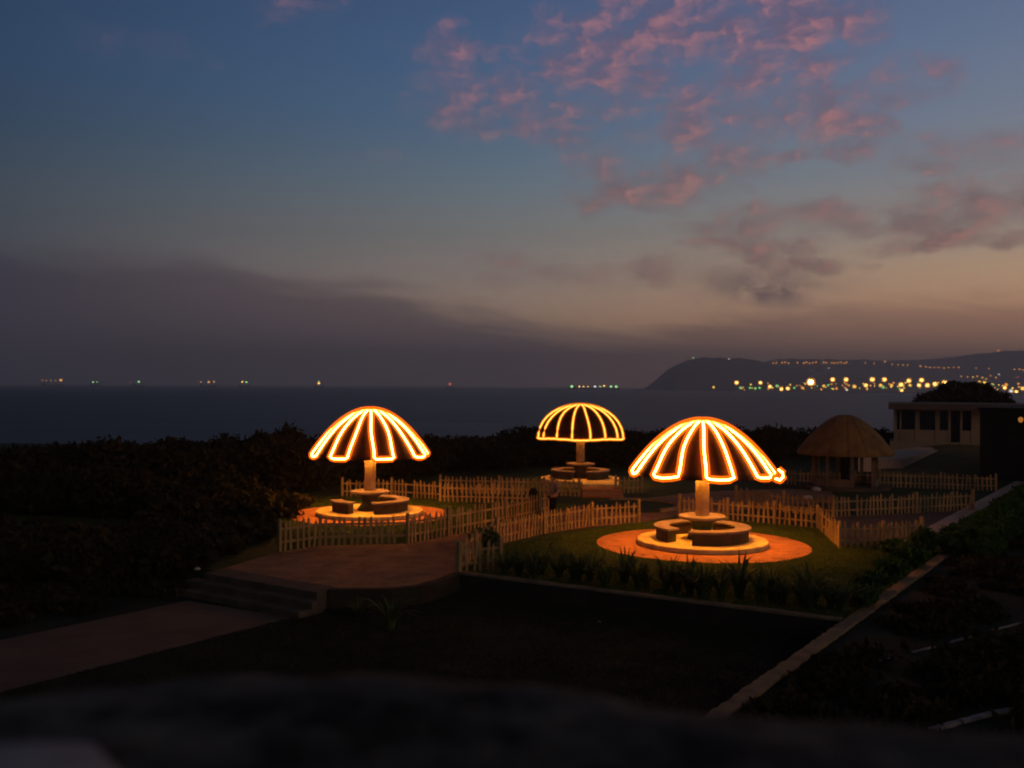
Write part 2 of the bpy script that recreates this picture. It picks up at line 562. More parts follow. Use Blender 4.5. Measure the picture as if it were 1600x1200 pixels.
def in_poly(x, y, poly):
    inside = np.zeros(len(x), bool)
    n = len(poly)
    for i in range(n):
        x0, y0 = poly[i][0], poly[i][1]
        x1, y1 = poly[(i + 1) % n][0], poly[(i + 1) % n][1]
        if y0 == y1: continue
        c = ((y0 > y) != (y1 > y)) & (x < (x1 - x0) * (y - y0) / (y1 - y0) + x0)
        inside ^= c
    return inside


nth_ = lambda n: '%d%s' % (n, 'th' if 10 <= n % 100 <= 20 else {1: 'st', 2: 'nd', 3: 'rd'}.get(n % 10, 'th'))
ORD = ['first', 'second', 'third', 'fourth', 'fifth', 'sixth', 'seventh', 'eighth', 'ninth', 'tenth', 'eleventh', 'twelfth',
       'thirteenth', 'fourteenth', 'fifteenth', 'sixteenth', 'seventeenth', 'eighteenth', 'nineteenth', 'twentieth']
xy = lambda p: (p.x, p.y)
GP = lambda pts, z=0.0: [xy(G(x, y, z)) for x, y in pts]

# ------------------------------------------------------------------ setting: ground, sea, hills
LOW = -0.46
SEA = -5.0
gx = np.linspace(-400, 400, 81)
gy = np.concatenate([np.linspace(-30, 80, 12), np.linspace(84, 170, 24)])
gv, gf = [], []
for y in gy:
    for x in gx:
        z = LOW
        if y > 80:
            t = min(1, (y - 80) / 80)
            z = LOW + (SEA - 0.6 - LOW) * (3 * t * t - 2 * t ** 3)
        gv.append((float(x), float(y), float(z)))
nx = len(gx)
for j in range(len(gy) - 1):
    for i in range(nx - 1):
        a = j * nx + i
        gf.append((a, a + 1, a + nx + 1, a + nx))
g = MB().add(gv, gf).build('ground', M_LAWN2)
tagk(g, 'dark low lawn and ground sloping to the beach', 'ground', kind='structure')

# sea
m = bpy.data.materials.new('sea_water')
m.use_nodes = True
N = NT(m.node_tree)
p = m.node_tree.nodes['Principled BSDF']
geo = N.node('ShaderNodeNewGeometry').outputs['Position']
sp = N.node('ShaderNodeSeparateXYZ'); N.put(sp.inputs[0], geo)
wv = N.vmath('MULTIPLY', geo, (0.35, 1.0, 1.0))
foam_n = N.noise(N.vmath('MULTIPLY', geo, (0.012, 0.06, 1.0)), 1.0, 6, 0.65, 0.5)
near = N.math('SUBTRACT', N.rng(sp.outputs[1], 420.0, 150.0), 0.0)
foam = N.math('MULTIPLY', N.rng(foam_n, 0.50, 0.66), near)
N.put(p.inputs['Base Color'], N.mix(N.math('MULTIPLY', foam, 0.55), (0.010, 0.014, 0.018, 1), (0.42, 0.42, 0.44, 1)))
N.put(p.inputs['Roughness'], N.math('MULTIPLY_ADD', foam, 0.4, 0.42))
p.inputs['Specular IOR Level'].default_value = 0.28
b = N.node('ShaderNodeBump')
b.inputs['Strength'].default_value = 0.8
b.inputs['Distance'].default_value = 0.7
N.put(b.inputs['Height'], N.noise(wv, 0.22, 5, 0.6, 0.4))
N.put(p.inputs['Normal'], b.outputs[0])
df = N.node('ShaderNodeBsdfDiffuse')
df.inputs[0].default_value = (0.008, 0.010, 0.013, 1)
mx = N.node('ShaderNodeMixShader')
mx.inputs[0].default_value = 0.22
m.node_tree.links.new(p.outputs[0], mx.inputs[1]); m.node_tree.links.new(df.outputs[0], mx.inputs[2])
m.node_tree.links.new(mx.outputs[0], m.node_tree.nodes['Material Output'].inputs[0])
sea = MB().add([(-70000, 148, SEA), (70000, 148, SEA), (70000, 90000, SEA), (-70000, 90000, SEA)], [(0, 1, 2, 3)]).build('sea', m)
tagk(sea, 'dark sea reaching to the horizon under the dusk sky', 'sea', kind='structure')


def hill(name, prof, dist, depth, label, base_y=609):
    """ridge: profile in photo pixels at a distance, rounded front and back"""
    n = len(prof)
    xs = np.linspace(prof[0][0], prof[-1][0], 90)
    ys = np.interp(xs, [q[0] for q in prof], [q[1] for q in prof])
    ks = np.linspace(-1, 1, 21)
    mb = MB()
    vs, fs = [], []
    for i, (x, y) in enumerate(zip(xs, ys)):
        top = AT(float(x), float(y), dist)
        h = max(top.z - SEA, 2.0)
        for k in ks:
            c = math.cos(k * math.pi / 2) ** 1.1
            zz = SEA - 3 + (h + 3) * c
            zz += (math.sin(x * .11 + k * 7) + math.sin(x * .23 - k * 11)) * h * 0.015 * c
            vs.append((top.x + k * 25 * math.sin(i * .3), dist + k * depth, zz))
    m_ = len(ks)
    for i in range(len(xs) - 1):
        for k in range(m_ - 1):
            a = i * m_ + k
            fs.append((a, a + m_, a + m_ + 1, a + 1))
    o = mb.add(vs, fs).build(name, M_HILL, smooth=True)
    tagk(o, label, 'hill', kind='structure')
    return o, BVHTree.FromPolygons([Vector(v) for v in vs], fs)


h1, bv1 = hill('headland_hill', [(1020, 608.5), (1028, 596), (1042, 580), (1062, 567), (1088, 560), (1130, 559), (1165, 561), (1200, 570),
                                 (1260, 580), (1330, 590), (1420, 597)], 5200, 700, 'dark rounded headland falling into the sea')
h2, bv2 = hill('town_hill', [(1140, 600), (1180, 568), (1220, 561), (1300, 562), (1380, 564), (1450, 562), (1500, 557), (1560, 550), (1640, 545),
                             (1760, 548)], 7200, 1500, 'long low hill behind the harbour lights')
coast = MB()
cp = [AT(1085, 606, 4300), AT(1240, 606, 3600), AT(1420, 606, 3000), AT(1800, 606, 2300), AT(2300, 606, 4300), AT(2000, 606, 6400), AT(1085, 606, 6400)]
coast.prism([xy(q) for q in cp], SEA - 1, SEA + 2.0)
co = coast.build('harbour_land', M_HILL)
tagk(co, 'flat harbour land at the foot of the hills', 'land', kind='structure')

# ------------------------------------------------------------------ setting: upper garden and paving
U = Vector((0.567, 0.824, 0)).normalized()
V = Vector((-0.85, 0.527, 0)).normalized()
step_l, step_r = G(337, 892), G(514, 922)
corner = G(716, 896)
kerb_j = G(1330, 972)
front_curve = [G(*q) for q in [(514, 922), (560, 921.5), (610, 921), (655, 916), (690, 906), (716, 896)]]
garden_poly = [xy(step_l + V * 60), xy(step_l)] + [xy(q) for q in front_curve] + [xy(kerb_j), xy(kerb_j + U * 60), (45, 84), (-55, 84)]
gl = MB().prism(garden_poly, LOW - 0.3, 0.0).build('garden_lawn', M_LAWN)
tagk(gl, 'upper garden lawn on a low terrace', 'lawn', kind='structure')

pave_px = [(337, 892), (437, 862), (500, 853), (637, 850), (700, 838), (790, 820), (862, 803), (905, 790), (940, 782), (1000, 780), (1100, 768),
           (1230, 764), (1300, 768), (1300, 785), (1200, 792), (1140, 800), (1062, 806), (998, 818), (925, 823), (850, 834), (778, 851), (740, 873), (714, 893),
           (690, 905), (655, 915), (610, 920), (560, 920.5), (514, 921)]
pave_poly = GP(pave_px)
pv = MB().sheet(pave_poly, 0.006).build('paved_terrace', M_PAVE)
tagk(pv, 'reddish paved terrace and walk between the picket fences', 'paving', kind='structure')
pave2_poly = GP([(1304, 806), (1432, 802), (1500, 797), (1425, 838), (1320, 853), (1296, 826)])
pv2 = MB().sheet(pave2_poly, 0.010).build('side_path', M_PATH)
tagk(pv2, 'tan paving between two picket fences on the right', 'paving', kind='structure')
tp0, tp1 = G(1400, 850), G(1640, 724)
rr = Vector((0.824, -0.567, 0))
tan_poly = [xy(tp0), xy(tp1), xy(tp1 + rr * 2.0), xy(tp0 + rr * 2.0)]
tpo = MB().sheet(tan_poly, 0.014).build('hedge_path', M_TANP)
tagk(tpo, 'tan path running behind the green hedge', 'path', kind='structure')

# lower path at left, below the steps
pl, pr = G(292, 939, LOW), G(457, 965, LOW)
lp = MB().sheet([xy(pl), xy(pr), xy(pr - U * 30), xy(pl - U * 30)], LOW + 0.006).build('lower_path', M_PATH)
tagk(lp, 'broad brown path leading to the steps', 'path', kind='structure')

# steps
st = empty('garden_steps', (0, 0, 0))
tagk(st, 'three dark concrete steps from brown path up to paved terrace', 'steps')
dirv = (step_r - step_l).normalized()
out = Vector((dirv.y, -dirv.x, 0))
if out.y > 0: out = -out
for i in range(3):
    ztop = 0.002 - 0.15 * (i + 1) + 0.15 - (0.0 if i == 0 else 0.0)
    ztop = [0.012, -0.14, -0.295][i]
    a0, a1 = out * (0.42 * i - (0.35 if i == 0 else 0)), out * (0.42 * (i + 1))
    ext = 0.25 * (i > 0)
    q = [step_l + a0 - dirv * ext, step_r + a0 + dirv * ext, step_r + a1 + dirv * ext, step_l + a1 - dirv * ext]
    s_ = MB().prism([xy(w) for w in q], LOW - 0.1, ztop).build('step', M_STEP, st)
    bevel(s_, 0.015)

# low walls / kerbs


def wall_strip(name, a, b, width, z0, z1, m, label, wob=0.03, n=24, cat='kerb'):
    d = (b - a); L = d.length; d.normalize()
    nrm = Vector((-d.y, d.x, 0))
    mb = MB()
    vs, fs = [], []
    for i in range(n + 1):
        p_ = a + d * (L * i / n)
        w0 = width / 2 + random.uniform(-wob, wob); w1 = width / 2 + random.uniform(-wob, wob)
        zt = z1 + random.uniform(-wob, wob) * 0.5
        vs += [xy(p_ + nrm * w0) + (z0,), xy(p_ + nrm * w0) + (zt,), xy(p_ - nrm * w1) + (zt,), xy(p_ - nrm * w1) + (z0,)]
    for i in range(n):
        for q in range(3):
            k = i * 4 + q
            fs.append((k, k + 1, k + 5, k + 4))
    fs += [(0, 3, 2, 1), (n * 4, n * 4 + 1, n * 4 + 2, n * 4 + 3)]
    o = mb.add(vs, fs).build(name, m)
    tagk(o, label, cat)
    return o


def capped(name, a, b, width, label, wob, n, cat):
    o = wall_strip(name, a, b, width, LOW - 0.1, 0.0, M_WALLS, label, wob * 0.3, n, cat)
    c_ = wall_strip('cap', a, b, width + 0.05, 0.002, 0.06, M_KERB, None, wob, n, None)
    c_.parent = o


capped('front_kerb', corner, kerb_j + V * 0.2, 0.17, 'thin stone kerb in front of the row of strappy plants', 0.015, 30, 'kerb')
ke = kerb_j - U * 9.5
capped('low_wall', ke, G(1476, 868), 0.24, 'long tan low wall running diagonally at lower right', 0.022, 110, 'wall')
BK = -0.03
bank_poly = [xy(ke - U * 4 + rr * 0.14), xy(kerb_j + U * 45 + rr * 0.14), xy(kerb_j + U * 45 + rr * 40), xy(ke - U * 4 + rr * 30)]
bk = MB().prism(bank_poly, LOW - 0.3, BK).build('planted_bank', M_LAWN2)
tagk(bk, 'dark planted bank right of the low wall', 'bank', kind='structure')
e1 = [G(1368, 1037, BK), G(1420, 1022, BK), G(1480, 1006, BK), G(1545, 987, BK), G(1620, 968, BK)]
for i in range(4):
    a, b = e1[i], e1[i + 1]
    d = (b - a)
    wall_strip('edging_stone', a + d * 0.08, a + d * (0.55 + 0.1 * (i % 2)), 0.05, BK - 0.05, BK + 0.03, M_EDGE,
               'pale edging stone in dark ground right of low wall, %s from left' % ORD[i], 0.012, 6, 'edging')
e2 = [G(1455, 1143, BK), G(1500, 1130, BK), G(1550, 1117, BK), G(1640, 1100, BK)]
for i in range(3):
    wall_strip('kerb_stone', e2[i], e2[i + 1] - (e2[i + 1] - e2[i]) * 0.03, 0.10, BK - 0.05, BK + 0.05, M_EDGE,
               'grey curved kerb piece at lower right corner, %s from left' % ORD[i], 0.01, 6, 'kerb')
e3 = [G(1352, 1162, BK), G(1395, 1152, BK)]
wall_strip('edging_stone', e3[0], e3[1], 0.06, BK - 0.05, BK + 0.03, M_EDGE, 'short edging stone low beside the foreground ledge', 0.012, 6, 'edging')

tw = MB()
vs, fs = [], []
for i, q in enumerate(front_curve):
    a = front_curve[max(i - 1, 0)]; b_ = front_curve[min(i + 1, len(front_curve) - 1)]
    d = (b_ - a).normalized(); nr = Vector((d.y, -d.x, 0))
    vs += [(q.x + nr.x * .10, q.y + nr.y * .10, LOW - 0.1), (q.x + nr.x * .10, q.y + nr.y * .10, 0.03), (q.x - nr.x * .12, q.y - nr.y * .12, 0.03), (q.x - nr.x * .12, q.y - nr.y * .12, LOW - 0.1)]
for i in range(len(front_curve) - 1):
    for q in range(3):
        k = i * 4 + q
        fs.append((k, k + 1, k + 5, k + 4))
tw.add(vs, fs + [(0, 3, 2, 1), (len(vs) - 4, len(vs) - 3, len(vs) - 2, len(vs) - 1)])
tagk(tw.build('terrace_edge', M_WALLS), 'dark curved edge wall of the paved terrace', 'wall')

# rounded bed with kerb beside the middle steps
bed_c = G(985, 792)
bed = empty('lawn_bed', (bed_c.x, bed_c.y, 0))
tagk(bed, 'small dark lawn bed with rounded pale kerb beside orange steps', 'planting bed')
MB().lathe([(2.0, 0.0), (2.0, 0.06)], 40).build('soil', M_LAWN, bed)
MB().arc(2.0, 2.16, -60, 110, 0.0, 0.16, 30).build('kerb', M_KERB, bed)

# ------------------------------------------------------------------ light materials
RING_GLOW = (1.0, 0.35, 0.032)
M_CORE = glow('rope_core', (1.0, 0.31, 0.04), 170.0)
M_HALO = glow('rope_halo', (1.0, 0.13, 0.004), 1.5, 0.28, False)  # wide glowing tube that imitates a red-orange halo round the rope
M_UNDER = glow('hidden_ring_glow', RING_GLOW, 340.0)  # added light source, hidden below the canopy
M_CORE2 = glow('rope_core_dim', (1.0, 0.36, 0.05), 9.0)
M_HALO2 = glow('rope_halo_dim', (1.0, 0.22, 0.012), 0.9, 0.40, False)
M_UNDER2 = glow('hidden_ring_glow_dim', RING_GLOW, 170.0)

RD = 2.28      # canopy radius


def prof(t, R0, H, p):
    """t 0 at the apex .. 1 at the rim -> (radius, height above rim)"""
    if p == 'round':
        return R0 * math.sin(t * math.pi / 2) ** 0.95, H * math.cos(t * math.pi / 2) ** 0.97
    return R0 * (t ** p[0]), H * (1 - t ** p[1])


def canopy(parent, z_rim, R0, H, p, m, nrib=16, a_off=0.0):
    cb = MB()
    n = nrib
    inner = [(max(prof(t, R0, H, p)[0] - 0.05, 0.0), z_rim + prof(t, R0, H, p)[1] - 0.06) for t in np.linspace(1, 0.03, 12)]
    cb.lathe(inner, 48, cap=False)
    can = cb.build('canopy', m, parent, True)
    pm = MB()
    vs, fs = [], []
    ts = np.linspace(0.04, 1, 13)
    half = math.pi / n
    for t in ts:
        r, h = prof(t, R0, H, p)
        for k, ang in enumerate((-half * 0.96, -half * 0.5, 0, half * 0.5, half * 0.96)):
            dip = 0.0 if k == 2 else (-0.012 if k in (1, 3) else -0.035)
            q = (r + dip)
            vs.append((q * math.cos(ang), q * math.sin(ang), z_rim + h))
    for j in range(len(ts) - 1):
        for k in range(4):
            a = j * 5 + k
            fs.append((a, a + 5, a + 6, a + 1))
    # rim lip
    b0 = (len(ts) - 1) * 5
    for k in range(5):
        x, y, z = vs[b0 + k]
        vs.append((x * 0.985, y * 0.985, z - 0.09))
    nb = len(ts) * 5
    for k in range(4):
        fs.append((b0 + k, nb + k, nb + k + 1, b0 + k + 1))
    pme = pm.add(vs, fs).mesh('panel', m, True)
    for k in range(n):
        o = link('panel', pme, can)
        o.rotation_euler = (0, 0, R(a_off) + 2 * half * (k + 0.5))
    return can


def umbrella(loc, label, rel_off=2.0, z_rim=2.02, H=1.97, p=(0.5, 1.0), R0=RD, ptop=0.17, front_az=0.0):
    """concrete parasol over a round table; loc is the centre at ground level"""
    u = empty('stone_umbrella', loc, front_az)
    tagk(u, label, 'umbrella', 'round stone umbrellas over tables')
    pl_ = MB().lathe([(2.13, 0.0), (2.15, 0.02), (2.15, ptop - 0.03), (2.12, ptop)], 72).build('plinth', M_PLIN, u)
    MB().lathe([(0.50, ptop - 0.01), (0.46, ptop + 0.12), (0.30, ptop + 0.3), (0.34, ptop + 0.55), (0.62, ptop + 0.68)], 32).build('table_pedestal', M_BBASE, u, True)
    tt = MB().lathe([(0.74, ptop + 0.68), (0.78, ptop + 0.70), (0.78, ptop + 0.77), (0.75, ptop + 0.79)], 48).build('table_top', M_STONE, u)
    MB().lathe([(0.225, ptop + 0.79), (0.225, z_rim + 1.2)], 28).build('column', M_COL, u, True)
    canopy(u, z_rim, R0, H, p, M_CANO, 16, rel_off)
    return u


def bench(loc, rz, a0, a1, z, label):
    b_ = empty('curved_bench', loc, rz)
    tagk(b_, label, 'bench', 'curved benches under the umbrellas')
    s_ = MB().arc(1.08, 1.60, a0, a1, z + 0.37, z + 0.45, 30).build('seat', M_STONE, b_)
    bevel(s_, 0.02)
    pad = 4 if a1 > a0 else -4
    MB().arc(1.16, 1.52, a0 + pad, a1 - pad, z - 0.005, z + 0.37, 30).build('base', M_BBASE, b_)
    return b_


def rib_pt(a, t, z_rim, R0, H, p, lift=0.05):
    r, h = prof(t, R0, H, p)
    r += lift * 0.9 * max(0.25, t); h += lift * (1.05 - 0.6 * t)
    return Vector((r * math.cos(a), r * math.sin(a), z_rim + h))


def rope_light(loc, rz, label, z_rim, R0, H, p, a_off, zigzag, core, halo_tube, under, rc, rs, hook=False, jit=0.02):
    o = empty('rope_light', loc, rz)
    tagk(o, label, 'rope light', 'glowing rope lights on the umbrellas')
    paths = []
    rnd = random.Random(hash(label) % 1000 if False else len(label))
    ts = [0.003, 0.012, 0.03, 0.06, 0.1, 0.16, 0.24, 0.34, 0.45, 0.57, 0.69, 0.81, 0.92, 1.0]
    n = 16
    ang = lambda k: R(a_off + 22.5 * k)

    def rib(k):
        w = rnd.uniform(-1.6, 1.6)
        pts = []
        for t in ts:
            a = ang(k) + R(w * math.sin(t * 5) * 1.3 * min(1, t * 2))
            pts.append(rib_pt(a, t, z_rim, R0, H, p))
        return pts
    if zigzag:
        for k in range(0, n, 2):
            down = rib(k)
            up = rib(k + 1)[::-1]
            mid = []
            for i in range(1, 6):
                a = ang(k) + R(22.5) * i / 6
                sag = -0.035 * math.sin(math.pi * i / 6) + rnd.uniform(-0.012, 0.012)
                q = rib_pt(a, 1.0, z_rim, R0, H, p)
                q.z += sag - 0.04
                mid.append(q)
            paths.append(down + mid + up)
    else:
        for k in range(n):
            if k in (9,):
                continue
            paths.append(rib(k))
        ring = []
        for i in range(96):
            a = 2 * math.pi * i / 96
            q = rib_pt(a, 1.0, z_rim, R0, H, p)
            q.z += -0.03 + 0.025 * math.sin(a * 5) + rnd.uniform(-0.01, 0.01)
            ring.append(q)
        paths.append(ring + [ring[0]])
    if hook:
        a = hook
        q = rib_pt(a, 1.0, z_rim, R0, H, p)
        rad = Vector((math.cos(a), math.sin(a), 0)); tan = Vector((-math.sin(a), math.cos(a), 0))
        paths.append([q + rad * 0.04 - tan * 0.30 + Vector((0, 0, -0.14)), q + rad * 0.16 - tan * 0.12 + Vector((0, 0, -0.20)),
                      q + rad * 0.26 + Vector((0, 0, -0.10)), q + rad * 0.24 + tan * 0.05 + Vector((0, 0, 0.03)), q + rad * 0.10 + tan * .06 + Vector((0, 0, 0.13))])
    for pp in paths:
        cb = MB().tube(pp, rc, 6).build('lit_core', core, o)
        MB().tube(pp, rs, 8).build('halo_tube', halo_tube, cb)  # halo built as an oversized emissive tube
    # unseen glowing ring added under the canopy to light plinth and column
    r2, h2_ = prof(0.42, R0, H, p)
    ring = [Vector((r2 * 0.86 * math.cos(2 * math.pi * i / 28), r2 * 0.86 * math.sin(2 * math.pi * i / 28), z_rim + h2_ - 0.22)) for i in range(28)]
    MB().tube(ring, 0.03, 5, True).build('hidden_light_ring', under, o)
    return o


def site(px, py):
    return G(px, py)


# right (near) umbrella -----------------------------------------------------------
UR = Vector((G(1097, 851).x, G(1097, 851).y, 0))
ULf = Vector((G(578, 804).x, G(578, 804).y, 0))
UM = Vector((AT(907, 700, 52.0).x, 52.0, 0.0))


def face(loc):
    """rotation that points local -Y at the camera; angles are then measured like in the picture"""
    return math.atan2(loc.x, loc.y) * -1


def paved_circle(loc, r, label):
    o = MB().lathe([(r, 0.0), (r, 0.022)], 96).build('paved_circle', M_CIRC, None, loc=(loc.x, loc.y, 0.0))
    tagk(o, label, 'paving', kind='structure')


paved_circle(UR, 3.5, 'terracotta paved circle under the nearest lit umbrella')
paved_circle(ULf, 3.28, 'terracotta paved circle under the left lit umbrella')
zR = 0.022
# local angle for a direction at "alpha" degrees right of the camera-facing side: -90 + alpha
A0 = -90 + 2.0
PAR = (0.5, 1.0)
umbrella((UR.x, UR.y, zR), 'nearest stone umbrella with table, right of centre on its terracotta circle', A0, 2.40, 1.66, PAR, front_az=face(UR))
bench((UR.x, UR.y, zR), face(UR), -90 - 42, -90 - 165, 0.17, 'short curved bench on left side of the nearest umbrella plinth')
bench((UR.x, UR.y, zR), face(UR), -90 - 16, -90 + 165, 0.17, 'long curved bench with green-patched front under the nearest umbrella')
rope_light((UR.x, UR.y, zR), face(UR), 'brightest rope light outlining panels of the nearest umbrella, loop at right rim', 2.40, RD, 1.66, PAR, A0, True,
           M_CORE, M_HALO, M_UNDER, 0.030, 0.128, hook=R(-90 + 84))

umbrella((ULf.x, ULf.y, zR), 'left stone umbrella standing behind the dark front picket fence', A0, 2.43, 1.76, PAR, front_az=face(ULf))
bench((ULf.x, ULf.y, zR), face(ULf), -90 - 30, -90 - 88, 0.17, 'curved bench at left of the left umbrella plinth')
bench((ULf.x, ULf.y, zR), face(ULf), -90 + 3, -90 + 165, 0.17, 'long curved bench under the left umbrella behind picket fence')
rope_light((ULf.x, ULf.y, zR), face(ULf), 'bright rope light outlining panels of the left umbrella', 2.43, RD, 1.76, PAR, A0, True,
           M_CORE, M_HALO, M_UNDER, 0.030, 0.128)

PM_ = 0.33
ELL = (0.5, 1.0)
mh = lambda z: z
umbrella((UM.x, UM.y, 0), 'farthest lit stone umbrella at centre above orange steps', -90 + 11, 2.50, 1.74, 'round', R0=2.28, ptop=PM_, front_az=face(UM))
bench((UM.x, UM.y, 0), face(UM), -90 - 14, -90 - 165, PM_, 'curved bench at left of the farthest umbrella, behind standing person')
bench((UM.x, UM.y, 0), face(UM), -90 + 14, -90 + 165, PM_, 'curved bench at right of the farthest umbrella above orange steps')
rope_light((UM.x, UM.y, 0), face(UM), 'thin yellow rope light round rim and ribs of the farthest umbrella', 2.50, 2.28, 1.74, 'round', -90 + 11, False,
           M_CORE2, M_HALO2, M_UNDER2, 0.028, 0.085)
# orange steps of the middle umbrella
sm = empty('plinth_steps', (UM.x + 0.95, UM.y - 2.2, 0), face(UM))
tagk(sm, 'orange lit steps leading up to the farthest umbrella', 'steps')
for i, zt in enumerate((0.335, 0.23, 0.12)):
    bevel(MB().box(-1.0, 0.95, -1.5 * (i + 1), -1.5 * i + (0.6 if i == 0 else 0.0), 0.0, zt).build('step', M_PLIN if i == 0 else M_CIRC, sm), 0.02)

# ------------------------------------------------------------------ gazebo (unlit)
GZ = AT(1320, 760, 51.0)
gz = empty('gazebo', (GZ.x, GZ.y, 0), face(GZ))
tagk(gz, 'unlit brown domed gazebo with cream posts beside the white pavilion', 'gazebo')
canopy(gz, 1.85, 2.5, 2.06, (0.60, 1.05), M_THAT, 16, -90 + 4)
MB().lathe([(0.22, 0.0), (0.22, 3.0)], 20).build('column', M_DARKW, gz, True)
MB().lathe([(2.3, 0.0), (2.3, 0.15)], 48).build('floor', M_STEP, gz)
for k in range(8):
    a = R(-90 - 32 + 45 * k)
    x, y = 1.62 * math.cos(a), 1.62 * math.sin(a)
    MB().box(x - 0.085, x + 0.085, y - 0.085, y + 0.085, 0.15, 2.3).build('post', M_GPOST, gz)
for k in range(8):
    if k in (1,):
        continue
    MB().arc(1.56, 1.68, -90 - 32 + 45 * k + 4, -90 - 32 + 45 * (k + 1) - 4, 0.15, 0.55, 6).build('low_wall', M_GPOST, gz)

# ------------------------------------------------------------------ picket fences
pk = MB().add([(-.042, -.012, 0), (.042, -.012, 0), (.042, .012, 0), (-.042, .012, 0), (-.042, -.012, .74), (.042, -.012, .74), (.042, .012, .74), (-.042, .012, .74),
               (0, -.012, .83), (0, .012, .83)],
              [(0, 1, 5, 4), (2, 3, 7, 6), (0, 4, 7, 3), (1, 2, 6, 5), (4, 5, 8), (6, 7, 9), (4, 8, 9, 7), (5, 6, 9, 8), (3, 2, 1, 0)]).mesh('picket', M_PICK)
postm = MB().box(-.05, .05, -.05, .05, 0, 0.86).add([(-.06, -.06, .86), (.06, -.06, .86), (.06, .06, .86), (-.06, .06, .86), (0, 0, .93)],
                                                    [(0, 1, 4), (1, 2, 4), (2, 3, 4), (3, 0, 4), (3, 2, 1, 0)]).mesh('post', M_PICK)


def fence(pxs, label, z=0.0, sp=0.2, hs=1.0):
    pts = [G(x, y, z) for x, y in pxs]
    f = empty('picket_fence', (pts[0].x, pts[0].y, z))
    tagk(f, label, 'fence', 'picket fences of the garden')
    org = Vector((pts[0].x, pts[0].y, z))
    for i in range(len(pts) - 1):
        a, b_ = pts[i] - org, pts[i + 1] - org
        d = b_ - a; L = d.length; d.normalize()
        nrm = Vector((-d.y, d.x, 0))
        ang = math.atan2(d.y, d.x)
        for pt in ([a] if i < len(pts) - 2 else [a, b_]):
            o = link('post', postm, f, pt); o.rotation_euler = (0, 0, ang); o.scale = (1, 1, hs)
        for h in (0.22, 0.58):
            q = [a + nrm * .015, b_ + nrm * .015, b_ + nrm * .05, a + nrm * .05]
            MB().prism([(w.x, w.y) for w in q], h * hs, (h + 0.065) * hs).build('rail', M_PICK, f)
        n = max(1, int(L / sp))
        for k in range(1, n):
            if random.random() < 0.012:
                continue
            pt = a + d * (L * (k + random.uniform(-.12, .12)) / n) - nrm * 0.0
            o = link('picket', pk, f, pt)
            o.rotation_euler = (R(random.uniform(-3, 3)), R(random.gauss(0, 2.6)), ang + R(random.uniform(-4, 4)))
            o.scale = (1, 1, hs * random.uniform(0.90, 1.08))
    return f


fence([(437, 862), (500, 853), (637, 850), (700, 838), (790, 821), (860, 804)], 'picket fence wrapping the front of the left umbrella garden', hs=1.13)
fence([(535, 776), (612, 776), (688, 781)], 'low picket fence behind the left umbrella table')
fence([(688, 784), (770, 786), (838, 788)], 'picket fence right of the left umbrella, nearer of two overlapping rows')
fence([(688, 770), (780, 772), (850, 774), (905, 776)], 'farther picket fence row behind the standing person')
fence([(962, 771), (1003, 770)], 'short bright picket fence right of the orange steps')
fence([(714, 893), (742, 873), (776, 851), (850, 834), (925, 821), (998, 816)], 'long picket fence along lawn left of the nearest umbrella')
fence([(718, 896), (782, 889)], 'short picket fence end at the kerb corner among plants')
fence([(1062, 806), (1137, 813), (1210, 819), (1277, 826), (1312, 857), (1380, 856), (1440, 848)], 'picket fence stepping round behind and right of the nearest umbrella')
fence([(1150, 790), (1225, 800), (1302, 808), (1432, 802), (1520, 797)], 'picket fence in middle row in front of the gazebo')
fence([(1195, 756), (1280, 759), (1375, 761), (1470, 764), (1556, 767)], 'farthest picket fence at foot of the sloping lawn by gazebo')

# ------------------------------------------------------------------ sloping lawn, pavilion
sl = MB()
A = [G(1370, 752), G(1480, 752), G(1640, 752)]
slope_pts = []
cols = [AT(1372, 700, 60), AT(1420, 700, 60), AT(1480, 700, 60), AT(1560, 700, 60), AT(1700, 700, 60)]
vs, fs = [], []
rows = [(57.5, -0.05), (60, 0.35), (63, 0.85), (66, 1.15), (69, 1.3), (84, 1.3)]
for j, (yy, zz) in enumerate(rows):
    for i, c in enumerate(cols):
        k = [0.35, 0.7, 1, 1, 1][i]
        vs.append((c.x * yy / 60, yy, max(-0.05, zz * k)))
for j in range(len(rows) - 1):
    for i in range(4):
        a = j * 5 + i
        fs.append((a, a + 1, a + 6, a + 5))
M_SLOPE = mat('slope_grass', (0.17, 0.115, 0.04), (0.11, 0.078, 0.028), 1.0, 0.95, 0.6, 8)
so = sl.add(vs, fs).build('sloping_lawn', M_SLOPE, smooth=True)
tagk(so, 'sloping lawn below the pavilion', 'lawn', kind='structure')
# pale path climbing beside it
wp = [AT(1392, 713, 62), AT(1440, 702, 65), AT(1500, 694, 68)]
vs, fs = [], []
for i, q in enumerate([(1375, 716, 60.6), (1400, 711, 62.5), (1430, 704, 65.5), (1462, 699, 68.2)]):
    w = AT(*q)
    vs += [(w.x - 1.3, w.y + 0.2, w.z), (w.x + 1.3, w.y - 0.2, w.z - 0.02), (w.x + 1.3, w.y - 0.2, w.z - 1.2), (w.x - 1.3, w.y + 0.2, w.z - 1.2)]
for i in range(3):
    for q in range(4):
        k = i * 4
        fs.append((k + q, k + (q + 1) % 4, k + 4 + (q + 1) % 4, k + 4 + q))
wpth = MB().add(vs, fs + [(0, 1, 2, 3), (15, 14, 13, 12)]).build('pavilion_path', M_TANP)
tagk(wpth, 'pale path climbing from the gazebo to the pavilion', 'path', kind='structure')

